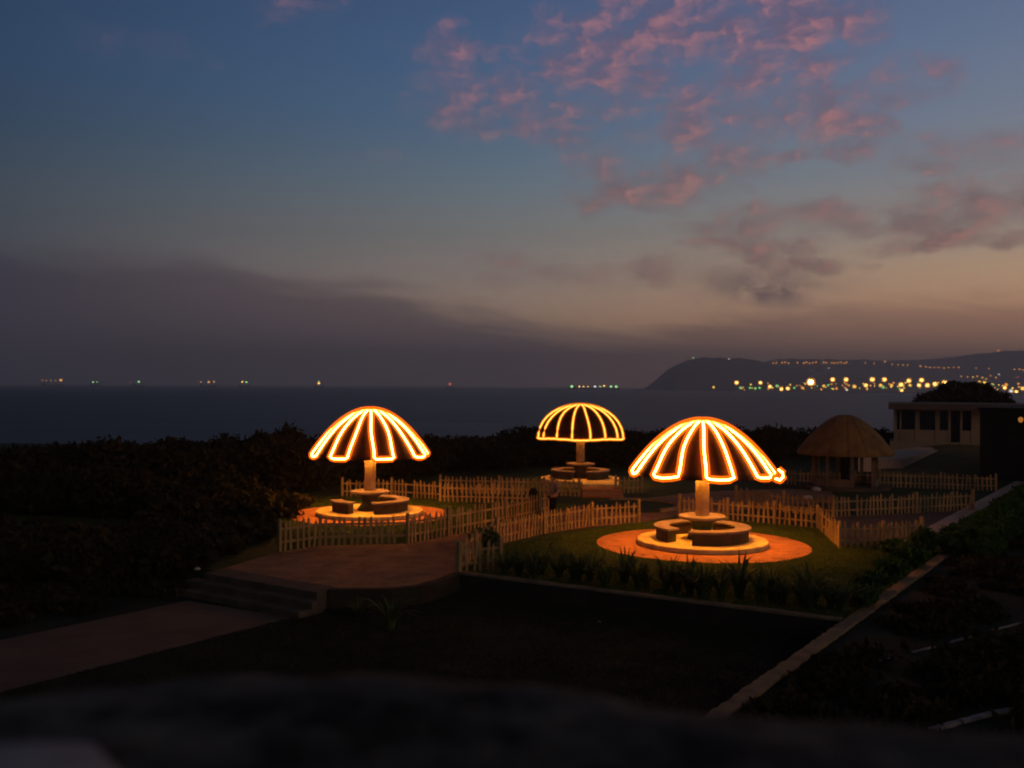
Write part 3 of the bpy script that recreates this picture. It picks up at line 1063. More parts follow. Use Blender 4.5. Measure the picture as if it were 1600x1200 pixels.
D = 70.0
pc = AT(1463, 690, D)
pav = empty('pavilion', (pc.x, pc.y, 1.25), face(pc) * 0.9)
tagk(pav, 'flat roofed pavilion with cream pillars and dark windows on the slope', 'building')
PK = pc.y / F * 1.0
X = lambda px: (px - 1463) * PK * 0.93
Z = lambda py: AT(1463, py, D).z - 1.25


def pbox(name, m, x0, x1, y0, y1, z0, z1, parent=None):
    return MB().box(x0, x1, y0, y1, z0, z1).build(name, m, parent or pav)


ztop, zsill, zb = Z(640), Z(672), 0.16
bx0, bx1 = X(1396), X(1640)
opens = [(1401, 1406, 0), (1408.5, 1430, 0), (1437, 1461, 0), (1468, 1481, 0), (1485, 1499, 1), (1502.5, 1516, 0)]
pbox('base', M_BWALL, bx0 - 0.25, bx1, -0.5, 9.7, -1.5, zb)
prev = X(1397)
for i, (a, b_, door) in enumerate(opens):
    xa, xb = X(a), X(b_)
    pbox('pillar', M_BWALL, prev, xa, -0.04, 0.25, zb, ztop)
    z0 = zb if door else zsill
    if not door:
        pbox('wall_panel', M_BWALL, xa, xb, 0, 0.2, zb, zsill)
    w = pbox('door' if door else 'window', M_GLASS, xa, xb, 0.14, 0.16, z0, ztop - 0.08)
    MB().box(xa, xb, 0.02, 0.14, ztop - 0.08, ztop).build('lintel', M_FRAME, w)
    nm = 2 if (b_ - a) > 18 else (1 if b_ - a > 6 else 0)
    for q in range(nm):
        xm = xa + (xb - xa) * (q + 1) / (nm + 1)
        MB().box(xm - 0.025, xm + 0.025, 0.10, 0.139, z0, ztop - 0.08).build('mullion', M_DARKW, w)
    prev = xb
pbox('pillar', M_BWALL, prev, X(1531), -0.04, 0.25, zb, ztop)
pbox('wall', M_BWALL, X(1531), bx1, 0, 0.25, zb, ztop)
pbox('side_wall', M_BWALL, X(1397), X(1397) + 0.25, 0.26, 9.29, zb, ztop)
pbox('rear_wall', M_BWALL, X(1397), bx1, 9.3, 9.5, zb, ztop - 0.01)
pbox('roof', M_BROOF, bx0 - 0.35, bx1, -0.9, 10, ztop + 0.002, ztop + 0.42)

# dark block at the right edge, nearer than the pavilion
DB = 56.0
dbx = AT(1531, 700, DB).x
blk = empty('dark_block', (dbx, DB, 0), face(Vector((dbx, DB, 0))) - R(3))
tagk(blk, 'tall nearly black wall block at the right edge before the pavilion', 'building')
MB().box(0, 8, 0, 6, -0.3, AT(1531, 641, DB).z).build('wall', M_DARKW, blk)
for k in range(12):
    MB().box(0.02 + k * 0.65, 0.02 + k * 0.65 + 0.61, -0.035, -0.002, 0.0, AT(1531, 642, DB).z).build('board', M_DARKW, blk)
MB().box(-0.12, 8.1, -0.15, 6.1, AT(1531, 641, DB).z + 0.002, AT(1531, 641, DB).z + 0.16).build('coping', M_DARKW, blk)
lq = AT(1595, 656, DB - 1.6)
wl = empty('wall_lamp', (lq.x, lq.y, lq.z), blk.rotation_euler.z)
tagk(wl, 'small orange wall lamp at the right edge on dark block', 'lamp')
MB().box(-.03, .03, -.26, 0, .16, .2).build('bracket', M_POLE, wl)
MB().lathe([(.05, .16), (.13, .1), (.13, -.02), (.07, -.14)], 12, 0, -0.22).build('lantern', glow('wall_lamp_glow', (1.0, 0.36, 0.07), 0.35), wl, True)

# ------------------------------------------------------------------ vegetation


def ellip_leaves(n, c, r, size, shell=0.5, lumps=9, seed=0):
    """leaf quads in a lumpy ellipsoid"""
    rg = np.random.default_rng(seed)
    d = rg.normal(size=(n, 3)); d /= np.linalg.norm(d, axis=1)[:, None]
    ld = rg.normal(size=(lumps, 3)); ld /= np.linalg.norm(ld, axis=1)[:, None]
    bump = np.max((d @ ld.T) ** 8 * rg.uniform(0.5, 1.0, lumps), axis=1)
    rad = (0.72 + 0.34 * bump) * (shell + (1 - shell) * rg.uniform(0, 1, n)) + rg.normal(0, 0.035, n)
    return np.array(c) + d * rad[:, None] * np.array(r)


def leaf_obj(name, pos, size, m, parent=None, elong=1.8, upright=0.0):
    v = leaves(pos, size, elong, upright)
    return link(name, np_mesh(name, v, len(pos), m), parent)


# scrub belt between the garden and the sea: one mass
parts = []
rg = np.random.default_rng(11)
row = []
for i in range(150):
    t = rg.uniform(0, 1)
    px = rg.uniform(-150, 1480)
    dist = np.interp(px, [-150, 300, 450, 700, 1000, 1480], [44, 48, 52, 64, 70, 78]) + rg.uniform(-6, 6)
    ytop = np.interp(px, [0, 60, 140, 230, 330, 420, 470, 560, 700, 820, 900, 1000, 1150, 1250, 1400],
                     [703, 697, 688, 686, 690, 678, 684, 688, 682, 670, 672, 670, 668, 665, 668]) + rg.uniform(-3, 16)
    q = AT(px, float(ytop), float(dist))
    h = max(q.z, 1.2)
    w = rg.uniform(1.6, 3.0)
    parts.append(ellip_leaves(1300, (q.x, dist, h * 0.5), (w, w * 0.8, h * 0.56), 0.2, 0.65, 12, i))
# black shrubs at left, nearer
for i in range(46):
    px = rg.uniform(-120, 410)
    dist = rg.uniform(33, 44)
    lim = np.interp(px, [0, 250, 410], [40, 37, 34.5])
    dist = max(dist, lim)
    if px > 330 and dist < 37: dist = 38
    h = rg.uniform(1.2, 2.2) * np.interp(px, [250, 420], [1.0, 0.7])
    q = AT(px, 700, dist)
    w = rg.uniform(1.3, 2.2)
    parts.append(ellip_leaves(1300, (q.x, dist, h * 0.45), (w, w * 0.8, h * 0.55), 0.2, 0.65, 12, 300 + i))
for i in range(120):
    px, py = rg.uniform(-80, 420), rg.uniform(842, 905)
    if py > np.interp(px, [0, 330, 440], [940, 884, 850]) - 4: continue
    if px > 350 and py > 850: continue
    q = G(px, py)
    w, h = rg.uniform(0.7, 1.2), rg.uniform(0.5, 1.0)
    parts.append(ellip_leaves(500, (q.x, q.y, h * 0.4), (w, w * 0.8, h * 0.55), 0.2, 0.65, 12, 500 + i))
for i in range(70):
    px, py = rg.uniform(-60, 285), rg.uniform(900, 985)
    if py > np.interp(px, [0, 262, 290], [982, 936, 930]) - 6: continue
    q = G(px, py, LOW)
    w, h = rg.uniform(0.5, 0.8), rg.uniform(0.25, 0.5)
    parts.append(ellip_leaves(350, (q.x, q.y, LOW + h * 0.3), (w, w * 0.8, h * 0.5), 0.2, 0.65, 12, 700 + i))
allp = np.concatenate(parts)
allp[:, 2] = np.maximum(allp[:, 2], LOW + 0.02)
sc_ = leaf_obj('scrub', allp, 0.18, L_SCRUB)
tagk(sc_, 'dense black belt of scrub between the garden and the sea', 'scrub', kind='stuff')


def bush(name, px, py_top, dist, w, label, m=L_SCRUB, n=2600, size=0.16, lumps=14, h=None, upright=0.3, z0=0.0, cat='shrub', group=None):
    q = AT(px, py_top, dist)
    h = h or q.z - z0
    b_ = empty(name, (q.x, dist, z0))
    tagk(b_, label, cat, group)
    pos = ellip_leaves(n, (0, 0, h * 0.56), (w, w * 0.85, h * 0.47), size, 0.45, lumps, int(px) + int(dist))
    leaf_obj('foliage', pos, size, m, b_, 1.9, upright)
    sm_ = MB()
    for k in range(5):
        a = 2 * math.pi * k / 5 + 0.3
        sm_.tube([(0.05 * math.cos(a), 0.05 * math.sin(a), 0), (0.25 * w * math.cos(a), 0.25 * w * math.sin(a), h * 0.35),
                  (0.55 * w * math.cos(a), 0.55 * w * math.sin(a), h * 0.8)], [0.05, 0.035, 0.012], 5)
    sm_.build('stem', M_BARK, b_)
    return b_


bush('shrub', 452, 664, 50, 1.1, 'tall loose shrub rising above the scrub left of the left umbrella')
bush('shrub', 408, 672, 49, 0.9, 'smaller shrub poking above the scrub, left of the tall loose one')
bush('shrub', 268, 682, 46, 0.5, 'thin wispy shrub tip sticking above the left scrub line', n=700)
bush('shrub', 170, 688, 45, 1.6, 'broad shrub forming the bump in the far left scrub')
bush('shrub', 836, 664, 68, 1.8, 'rounded shrub left of the farthest umbrella')
bush('shrub', 425, 735, 45.5, 1.3, 'dark shrub beside the lawn left of the left umbrella')
bush('shrub', 405, 815, 33.5, 0.9, 'low dark shrub at the left end of the front picket fence', z0=0.0)
bush('shrub', 757, 826, 30.2, 0.62, 'small dark green shrub by the picket fence corner', m=L_STRAP, n=900, size=0.1)

# tree behind the pavilion roof: broad low dome crown
DT = 92.0
tq = AT(1505, 600, DT)
tr = empty('broad_tree', (tq.x, DT, 1.0))
tagk(tr, 'broad dome crowned dark tree rising behind the pavilion roof', 'tree')
cr = []
for (px, py, rx, rz_) in [(1505, 618, 3.0, 1.35), (1470, 625, 2.4, 1.0), (1540, 624, 2.5, 1.05), (1562, 630, 1.4, 0.7), (1490, 612, 2.0, 1.0), (1522, 612, 1.9, 0.95), (1446, 632, 1.3, 0.6)]:
    q = AT(px, py, DT)
    cr.append(ellip_leaves(1700, (q.x - tq.x, 0, q.z - 1.0), (rx, 2.0, rz_), 0.2, 0.5, 12, px))
leaf_obj('crown', np.concatenate(cr), 0.30, L_TREE, tr)
tk = MB().tube([(0, 0, -1.2), (0.1, 0, 0.8), (0.05, 0, 2.2), (0, 0, 3.2)], [0.4, 0.32, 0.28, 0.15], 8)
for k in range(6):
    a = k * 1.05
    tk.tube([(0, 0, 1.6), (1.2 * math.cos(a), 1.0 * math.sin(a), 2.6), (2.6 * math.cos(a), 1.6 * math.sin(a), 3.3)], [0.16, 0.1, 0.04], 6)
tk.build('trunk', M_BARK, tr)

# strap-leaved clumps
def strap_mesh(seed, n=34, L=0.75, wd=0.035):
    r_ = random.Random(seed)
    mb = MB()
    for i in range(n):
        a = r_.uniform(0, 2 * math.pi)
        lean = r_.uniform(0.25, 1.25)
        l = L * r_.uniform(0.6, 1.15)
        w = wd * r_.uniform(0.7, 1.2)
        d = Vector((math.cos(a), math.sin(a), 0)); sd_ = Vector((-math.sin(a), math.cos(a), 0))
        pts = []
        for k in range(5):
            t = k / 4
            bend = lean * t * t * 1.1 + 0.15 * t
            pts.append(d * (0.04 + l * bend * 0.62) + Vector((0, 0, l * (t - 0.42 * lean * t * t * t))))
        vs = []
        for k, q in enumerate(pts):
            ww = w * (1 - (k / 4) ** 2 * 0.95)
            vs += [q - sd_ * ww, q + sd_ * ww]
        mb.add(vs, [(2 * k, 2 * k + 1, 2 * k + 3, 2 * k + 2) for k in range(4)])
    return mb.mesh('strap_plant', L_STRAP)


straps = [strap_mesh(i) for i in range(4)]
nclump = 30
a0_, a1_ = corner + (kerb_j - corner) * 0.10, corner + (kerb_j - corner) * 0.97
inw = Vector((U.x, U.y, 0))
for i in range(nclump):
    t = i / (nclump - 1)
    q = a0_ + (a1_ - a0_) * min(1, max(0, t + random.uniform(-.02, .02))) + inw * random.uniform(0.35, 1.3)
    o = link('strap_plant', straps[i % 4], None, (q.x, q.y, -0.01))
    o.rotation_euler = (0, 0, random.uniform(0, 6.28))
    k = random.uniform(1.0, 1.6)
    o.scale = (k, k, k * random.uniform(0.85, 1.1))
    tagk(o, 'strappy leaved plant along the front kerb, %s from the left' % (ORD[i] if i < 20 else nth_(i + 1)), 'plant', 'strappy plants along the front kerb')
# leafy clumps at the right end of that bed
for i, (px, py, h, w) in enumerate([(1360, 925, 0.55, 0.55), (1392, 905, 0.6, 0.6), (1425, 888, 0.7, 0.6), (1342, 948, 0.5, 0.5), (1402, 872, 0.6, 0.55), (1445, 868, 0.85, 0.55)]):
    q = G(px, py)
    b_ = empty('leafy_plant', (q.x, q.y, 0))
    tagk(b_, 'leafy green plant in lawn corner by low wall, %s from kerb' % ORD[[1, 2, 4, 0, 3, 5][i]], 'plant', 'leafy plants in the lawn corner')
    leaf_obj('foliage', ellip_leaves(700, (0, 0, h * 0.55), (w, w * 0.9, h * 0.5), 0.1, 0.4, 10, 50 + i), 0.10, L_HEDGE, b_, 2.2, 0.5)
    MB().tube([(0, 0, 0), (0.03, 0.02, h * 0.5)], [0.03, 0.015], 5).build('stem', M_BARK, b_)
for i, (px, py, s_, lab) in enumerate([(610, 985, 1.35, 'large dark strappy plant on the lower lawn below the terrace'), (560, 968, 0.8, 'small strappy plant beside the terrace step corner'),
                                       (1130, 950, 0.7, 'pale tipped strappy plant hanging over front kerb'), (1300, 1010, 0.7, 'strappy plant on lower lawn near the low wall')]):
    q = G(px, py, LOW)
    o = link('strap_plant', straps[i % 4], None, (q.x, q.y, LOW))
    o.scale = (s_,) * 3
    o.rotation_euler = (0, 0, i * 1.3)
    tagk(o, lab, 'plant')

# hedge along the right path
ha = G(1476, 868)
hp = []
rg = np.random.default_rng(5)
for i in range(150):
    t = i / 149
    c = ha + U * (t * 40)
    for j in range(2):
        off = rr * (0.25 + j * 0.8 + float(rg.uniform(-.15, .15)))
        h = 0.66 + float(rg.uniform(-.14, .12)) + (0.1 if j == 0 else 0)
        cc = c + off
        hp.append(ellip_leaves(330, (cc.x, cc.y, h * 0.48), (0.42, 0.42, h * 0.56), 0.1, 0.5, 9, 900 + i * 2 + j))
hd = empty('leafy_hedge', (ha.x, ha.y, 0))
tagk(hd, 'leafy green hedge running beside the tan path at right', 'hedge')
hpos = np.concatenate(hp) - np.array([ha.x, ha.y, 0])
hpos[:, 2] = np.maximum(hpos[:, 2], -0.1)
leaf_obj('foliage', hpos, 0.13, L_HEDGE, hd, 2.0, 0.4)
hs_ = MB()
for i in range(60):
    c = U * (i * 0.66)
    hs_.tube([(c.x, c.y, -0.45), (c.x + .05, c.y, 0.7)], [0.03, 0.01], 4)
hs_.build('stem', M_BARK, hd)
# dark ground cover below the hedge at lower right
gp = []
for i in range(420):
    a = float(rg.uniform(-9, 26)); b_ = float(rg.uniform(0.9, 9))
    c = kerb_j + U * a + rr * (b_ - 0.35)
    if c.y < 11: continue
    s_ = float(rg.uniform(0.3, 0.7))
    gp.append(ellip_leaves(150, (c.x, c.y, BK + 0.05), (s_ * 1.3, s_ * 1.3, s_ * 0.5 * min(1, b_ / 2.2)), 0.1, 0.5, 9, 2000 + i))
gpos = np.concatenate(gp); gpos = gpos[gpos[:, 2] > BK]
for ln in (e1, e2, e3):
    for a_, b_ in zip(ln[:-1], ln[1:]):
        ax, ay, bx_, by_ = a_.x, a_.y, b_.x, b_.y
        tt_ = np.clip(((gpos[:, 0] - ax) * (bx_ - ax) + (gpos[:, 1] - ay) * (by_ - ay)) / ((bx_ - ax) ** 2 + (by_ - ay) ** 2), 0, 1)
        dx_, dy_ = gpos[:, 0] - ax - tt_ * (bx_ - ax), gpos[:, 1] - ay - tt_ * (by_ - ay)
        gpos = gpos[~((np.abs(dx_) < 0.4) & (dy_ > -0.45) & (dy_ < 0.2) & (rng.uniform(size=len(gpos)) > 0.12))]
gc = leaf_obj('ground_cover', gpos, 0.12, L_SCRUB, None, 2.0, 0.2)
tagk(gc, 'dark ground cover plants right of the low wall', 'ground cover', kind='stuff')

# grass
def grass(name, poly, excl, n, z, h, w, m, label, circles=()):
    P_ = np.array(poly)
    x = rng.uniform(P_[:, 0].min(), P_[:, 0].max(), n * 3); y = rng.uniform(P_[:, 1].min(), P_[:, 1].max(), n * 3)
    k = in_poly(x, y, poly)
    for e in excl: k &= ~in_poly(x, y, e)
    for cx, cy, r_ in circles: k &= ((x - cx) ** 2 + (y - cy) ** 2) > r_ * r_
    x, y = x[k][:n], y[k][:n]
    n = len(x)
    a = rng.uniform(0, 2 * math.pi, n)
    patch = 0.75 + 0.35 * np.sin(x * 1.9 + np.sin(y * 1.3) * 2) * np.sin(y * 2.3 + np.cos(x * .9))
    hh = h * rng.uniform(0.5, 1.3, n) * patch
    ww = w * rng.uniform(0.7, 1.3, n)
    lx, ly = rng.normal(0, 0.5, n) * hh, rng.normal(0, 0.5, n) * hh
    ca, sa = np.cos(a) * ww, np.sin(a) * ww
    v = np.stack([np.stack([x - ca, y - sa, np.full(n, z)], 1), np.stack([x + ca, y + sa, np.full(n, z)], 1),
                  np.stack([x + lx, y + ly, z + hh], 1)], 1).reshape(-1, 3)
    o = link(name, np_mesh(name, v, n, m, 3))
    tagk(o, label, 'grass', kind='stuff')


tri = [xy(corner), xy(kerb_j), xy(kerb_j + U * 19), xy(G(1312, 856)), xy(G(1277, 825)), xy(G(1062, 805)), xy(G(998, 816)), xy(G(776, 852))]
grass('lawn_grass', tri, [pave_poly, pave2_poly], 90000, 0.0, 0.075, 0.014, L_GRASS, 'short grass of the lawn round the nearest umbrella', [(UR.x, UR.y, 3.5)])
lft = GP([(437, 861), (637, 849), (860, 803), (905, 788), (840, 786), (690, 778), (535, 774), (400, 790)])
grass('left_lawn_grass', lft, [pave_poly], 40000, 0.0, 0.075, 0.016, L_GRASS, 'short grass of the lawn round the left umbrella', [(ULf.x, ULf.y, 3.28)])
low_poly = [xy(step_r + out * 1.4), xy(corner), xy(kerb_j), xy(ke), (2.0, 9.0), xy(pr - U * 17), xy(pr)]
grass('lower_grass', low_poly, [[xy(pl), xy(pr), xy(pr - U * 30), xy(pl - U * 30)]], 120000, LOW, 0.07, 0.012, L_GRASS2, 'dark rough grass of the lower lawn')

fl = []
for c_, r0_ in ((UR, 3.4), (ULf, 3.2)):
    a_ = rng.uniform(0, 6.283, 90); q_ = 2.2 + (r0_ - 2.2) * np.sqrt(rng.uniform(0, 1, 90))
    fl.append(np.stack([c_.x + q_ * np.cos(a_), c_.y + q_ * np.sin(a_), np.full(90, 0.035)], 1))
q_ = pave_poly
a_ = rng.uniform(-9, 12, 900); b__ = rng.uniform(24, 50, 900)
k_ = in_poly(a_, b__, pave_poly)
fl.append(np.stack([a_[k_], b__[k_], np.full(k_.sum(), 0.018)], 1))
fv = leaves(np.concatenate(fl), 0.06)
fv[:, 2] = np.maximum(fv[:, 2] * 0.5, 0.012)
fo = link('fallen_leaves', np_mesh('fallen_leaves', fv, len(fv) // 4, L_SCRUB))
tagk(fo, 'small fallen leaves scattered on the paving', 'leaves', kind='stuff')

# ------------------------------------------------------------------ haze
hm = bpy.data.materials.new('haze_air')
hm.use_nodes = True
hm.node_tree.nodes.clear()
HN = NT(hm.node_tree)
pv_ = HN.node('ShaderNodeVolumePrincipled')
pv_.inputs['Color'].default_value = (0.96, 0.90, 0.88, 1)
pv_.inputs['Density'].default_value = 2.2e-4
pv_.inputs['Anisotropy'].default_value = 0.2
ho_ = HN.node('ShaderNodeOutputMaterial')
hm.node_tree.links.new(pv_.outputs[0], ho_.inputs['Volume'])
hz = MB().box(-16000, 16000, -80, 13000, SEA - 9, 460).build('haze', hm)
tagk(hz, 'thin evening haze over the bay', 'haze', kind='stuff')

# ------------------------------------------------------------------ person by the fence
def skin(name, joints, edges, m, parent, root=0, sub=2):
    me = bpy.data.meshes.new(name)
    me.from_pydata([j[0] for j in joints], edges, [])
    me.materials.append(m)
    o = link(name, me, parent)
    md = o.modifiers.new('skin', 'SKIN')
    if not me.skin_vertices:
        me.skin_vertices.new()
    for i, j in enumerate(joints):
        r_ = j[1]
        me.skin_vertices[0].data[i].radius = r_ if isinstance(r_, tuple) else (r_, r_)
        me.skin_vertices[0].data[i].use_root = (i == root)
    sb = o.modifiers.new('sub', 'SUBSURF')
    sb.levels = sb.render_levels = sub
    return o


pq = G(864, 812)
per = empty('person', (pq.x, pq.y, 0.006), R(-60))
tagk(per, 'person in grey shirt and dark trousers standing by the picket fence', 'person')
# body: one continuous skin, facing local -Y
J = [((0, 0, 0.92), (0.15, 0.11)), ((0, 0.0, 1.15), (0.14, 0.10)), ((0, 0.02, 1.36), (0.165, 0.10)), ((0, 0.01, 1.47), (0.06, 0.06)), ((0, -0.02, 1.55), (0.06, 0.065)),
     ((0, -0.025, 1.63), (0.075, 0.095)), ((0, -0.01, 1.72), (0.055, 0.07)),
     ((-0.20, 0.02, 1.39), 0.06), ((-0.27, 0.08, 1.12), 0.045), ((-0.20, -0.12, 0.98), 0.036), ((-0.17, -0.19, 0.95), (0.03, 0.022)),
     ((0.20, 0.02, 1.39), 0.06), ((0.27, 0.07, 1.12), 0.045), ((0.22, -0.10, 0.95), 0.036), ((0.20, -0.18, 0.92), (0.03, 0.022)),
     ((-0.10, 0, 0.84), 0.095), ((-0.11, -0.02, 0.48), 0.06), ((-0.12, 0.03, 0.09), 0.042), ((-0.13, -0.12, 0.04), (0.042, 0.035)),
     ((0.10, 0, 0.84), 0.095), ((0.12, -0.04, 0.48), 0.06), ((0.14, 0.0, 0.09), 0.042), ((0.16, -0.15, 0.04), (0.042, 0.035)),
     ((-0.155, -0.24, 0.94), (0.012, 0.012)), ((-0.175, -0.25, 0.93), (0.011, 0.011)), ((-0.19, -0.245, 0.925), (0.010, 0.010)), ((-0.20, -0.225, 0.92), (0.009, 0.009)), ((-0.145, -0.18, 0.975), (0.011, 0.011)),
     ((0.185, -0.23, 0.91), (0.012, 0.012)), ((0.205, -0.24, 0.90), (0.011, 0.011)), ((0.22, -0.235, 0.895), (0.010, 0.010)), ((0.23, -0.215, 0.89), (0.009, 0.009)), ((0.175, -0.17, 0.945), (0.011, 0.011))]
E = [(0, 1), (1, 2), (2, 3), (3, 4), (4, 5), (5, 6), (2, 7), (7, 8), (8, 9), (9, 10), (2, 11), (11, 12), (12, 13), (13, 14), (0, 15), (15, 16), (16, 17), (17, 18), (0, 19), (19, 20), (20, 21), (21, 22)]
E += [(10, k) for k in range(23, 28)] + [(14, k) for k in range(28, 33)]
skin('body', J, E, M_SKIN, per)
skin('shirt', [((0, 0, 0.86), (0.17, 0.13)), ((0, 0, 1.15), (0.16, 0.12)), ((0, 0.02, 1.36), (0.18, 0.118)), ((0, 0.01, 1.45), (0.075, 0.075)),
               ((-0.20, 0.02, 1.39), 0.074), ((-0.27, 0.08, 1.12), 0.06), ((0.20, 0.02, 1.39), 0.074), ((0.27, 0.07, 1.12), 0.06), ((-0.235, -0.02, 1.05), 0.052), ((0.245, -0.01, 1.04), 0.052)],
     [(0, 1), (1, 2), (2, 3), (2, 4), (4, 5), (2, 6), (6, 7), (5, 8), (7, 9)], M_SHIRT, per)
skin('trousers', [((0, 0, 0.95), (0.158, 0.12)), ((-0.10, 0, 0.84), 0.108), ((-0.11, -0.02, 0.48), 0.08), ((-0.12, 0.03, 0.08), 0.07), ((0.10, 0, 0.84), 0.108), ((0.12, -0.04, 0.48), 0.08), ((0.14, 0.0, 0.08), 0.07)],
     [(0, 1), (1, 2), (2, 3), (0, 4), (4, 5), (5, 6)], M_TROU, per)
skin('hair', [((0, 0.0, 1.66), (0.082, 0.09)), ((0, 0.0, 1.735), (0.072, 0.085)), ((0, 0.045, 1.60), (0.065, 0.05))], [(0, 1), (0, 2)], M_HAIR, per)
fc = MB()
fc.lathe([(0.002, 0), (0.014, 0.008), (0.010, 0.03), (0.003, 0.045)], 8, 0, -0.122).build('nose', M_SKIN, per, True).location = (0, 0, 1.61)
for sx in (-1, 1):
    MB().lathe([(0.004, -0.008), (0.012, 0), (0.004, 0.008)], 8, sx * 0.032, -0.112).build('eye', M_HAIR, per, True).location = (0, 0, 1.655)
    MB().lathe([(0.004, -0.03), (0.018, -0.01), (0.02, 0.012), (0.006, 0.028)], 8, sx * 0.085, 0.0).build('ear', M_SKIN, per, True).location = (0, 0, 1.645)
MB().box(-0.028, 0.028, -0.118, -0.1, -0.006, 0.006).build('mouth', M_BBASE, per).location = (0, 0, 1.582)

# small things
bq = G(833, 800)
bn_ = empty('litter_bin', (bq.x, bq.y, 0.006))
tagk(bn_, 'small dark bin shape behind the picket fence left of the person', 'bin')
MB().lathe([(0.13, 0), (0.16, 0.72), (0.18, 0.74), (0.18, 0.8)], 14).build('body', M_DARKW, bn_)
MB().lathe([(0.18, 0.8), (0.16, 0.92), (0.05, 1.0)], 14).build('lid', M_DARKW, bn_, True)
for px, py, sx, lab in [(1275, 767, 0.28, 'small white painted stone in the grass before the gazebo'), (1262, 781, 0.28, 'pale stone lower left of the white one near gazebo'),
                        (308, 890, 0.10, 'pale stone at the left end of the terrace steps'), (936, 972, 0.05, 'tiny pale stone on the dark lower lawn')]:
    zz = LOW if py > 930 else 0.0
    q = G(px, py, zz)
    mb = MB()
    r_ = random.Random(px)
    prof_ = [(0.55, 0), (1.0, 0.15), (0.95, 0.5), (0.6, 0.75), (0.1, 0.82)]
    n_ = 9
    for i, (a_, h_) in enumerate(prof_):
        for k in range(n_):
            t = 2 * math.pi * k / n_
            j_ = r_.uniform(0.8, 1.15)
            mb.v.append((sx * a_ * j_ * math.cos(t), sx * 0.7 * a_ * j_ * math.sin(t), sx * h_))
    for i in range(4):
        for k in range(n_):
            mb.f.append((i * n_ + k, i * n_ + (k + 1) % n_, (i + 1) * n_ + (k + 1) % n_, (i + 1) * n_ + k))
    mb.f.append(tuple(range(4 * n_, 5 * n_))); mb.f.append(tuple(reversed(range(n_))))
    o = mb.build('garden_stone', M_WHITE, None, True, (q.x, q.y, zz - 0.01))
    tagk(o, lab, 'stone')

# ------------------------------------------------------------------ foreground ledge
def ledge():
    """rough old parapet the camera looks over"""
    zt = 4.96
    nx_, ny_ = 150, 60
    vs, fs = [], []
    ax0, ay0 = -1.6, 1.28
    ax1, ay1 = 1.6, 0.20
    from mathutils import noise
    for j in range(ny_ + 1):
        for i in range(nx_ + 1):
            t = i / nx_
            fx = ax0 + (ax1 - ax0) * t
            fy = float(np.interp(fx, [-1.6, -0.6, -0.389, -0.351, -0.286, -0.132, 0.0, 0.147, 0.33, 1.6], [0.64, 0.70, 0.75, 0.80, 0.835, 0.835, 0.80, 0.755, 0.70, 0.32]))
            w = j / ny_
            y = fy - w * 0.62
            edge_ = 0.018 * noise.fractal(Vector((fx * 2.5, 3.1, 0)), 0.8, 2.0, 4)
            h = 0.010 * noise.fractal(Vector((fx * 5, y * 5, 1.7)), 0.9, 2.0, 5)
            zz = zt + h - 0.010 * max(0, 0.12 - w) / 0.12 * (1 - w / 0.12)
            vs.append((fx, y + edge_ * (1 - w), zz))
    for j in range(ny_):
        for i in range(nx_):
            a = j * (nx_ + 1) + i
            fs.append((a, a + nx_ + 1, a + nx_ + 2, a + 1))
    # front face down
    n0 = len(vs)
    for i in range(nx_ + 1):
        x, y, z = vs[i]
        vs.append((x, y + 0.01, z - 0.9))
    for i in range(nx_):
        fs.append((i, i + 1, n0 + i + 1, n0 + i))
    return MB().add(vs, fs).build('parapet', M_LEDGE, smooth=True)


lo = ledge()
tagk(lo, 'rough dark out of focus parapet across the bottom edge', 'parapet')
pp_ = MB()
r_ = random.Random(3)
c = ray(20, 1185); t_ = (4.985 - CAM.z) / c.z; c = CAM + c * t_
vs = []
for i in range(5):
    rad_ = (0.06, 0.062, 0.052, 0.03, 0.006)[i]
    for k in range(12):
        a = 2 * math.pi * k / 12
        q = rad_ * r_.uniform(0.85, 1.15)
        vs.append((q * math.cos(a) * 1.0, q * math.sin(a) * 0.8, (0, 0.012, 0.024, 0.03, 0.033)[i]))
fs = [(i * 12 + k, i * 12 + (k + 1) % 12, (i + 1) * 12 + (k + 1) % 12, (i + 1) * 12 + k) for i in range(4) for k in range(12)]
fs.append(tuple(range(48, 60)))
po = pp_.add(vs, fs).build('pale_stone', mat('pale_plaster', (0.26, 0.25, 0.245), (0.12, 0.12, 0.12), 12, 0.9), None, True, (c.x, c.y, 4.955))
tagk(po, 'pale blurred stone lump lying on parapet at lower left', 'stone')

# ------------------------------------------------------------------ harbour and hillside lamps
GL = {'w': glow('lamp_warm_white', (1.0, 0.52, 0.14), 10.0, 0, False), 'o': glow('lamp_orange', (1.0, 0.45, 0.10), 2.2, 0, False),
      'y': glow('lamp_yellow', (1.0, 0.58, 0.10), 4.0, 0, False), 'g': glow('lamp_green', (0.45, 1.0, 0.35), 2.2, 0, False),
      'B': glow('lamp_flood', (1.0, 0.62, 0.2), 30.0, 0, False), 'r': glow('lamp_red', (1.0, 0.15, 0.12), 1.6, 0, False), 'c': glow('lamp_cool', (0.9, 0.9, 0.85), 3.0, 0, False)}
GS = {k: glow('halo_shell_' + k, c, st_, 0.5, False) for k, c, st_ in (('w', (1.0, .40, .04), 2.2), ('o', (1.0, .32, .03), 1.3), ('y', (1.0, .5, .04), 1.4), ('g', (.25, 1.0, .12), .55),
      ('B', (1.0, .36, .03), 1.5), ('r', (1.0, .08, .05), .7), ('c', (1.0, .75, .45), .6))}  # see-through emissive shells, a halo for each lamp colour
CNAME = {'w': 'warm white', 'o': 'orange', 'y': 'yellow', 'g': 'green', 'B': 'brightest orange white', 'r': 'red', 'c': 'pale white'}


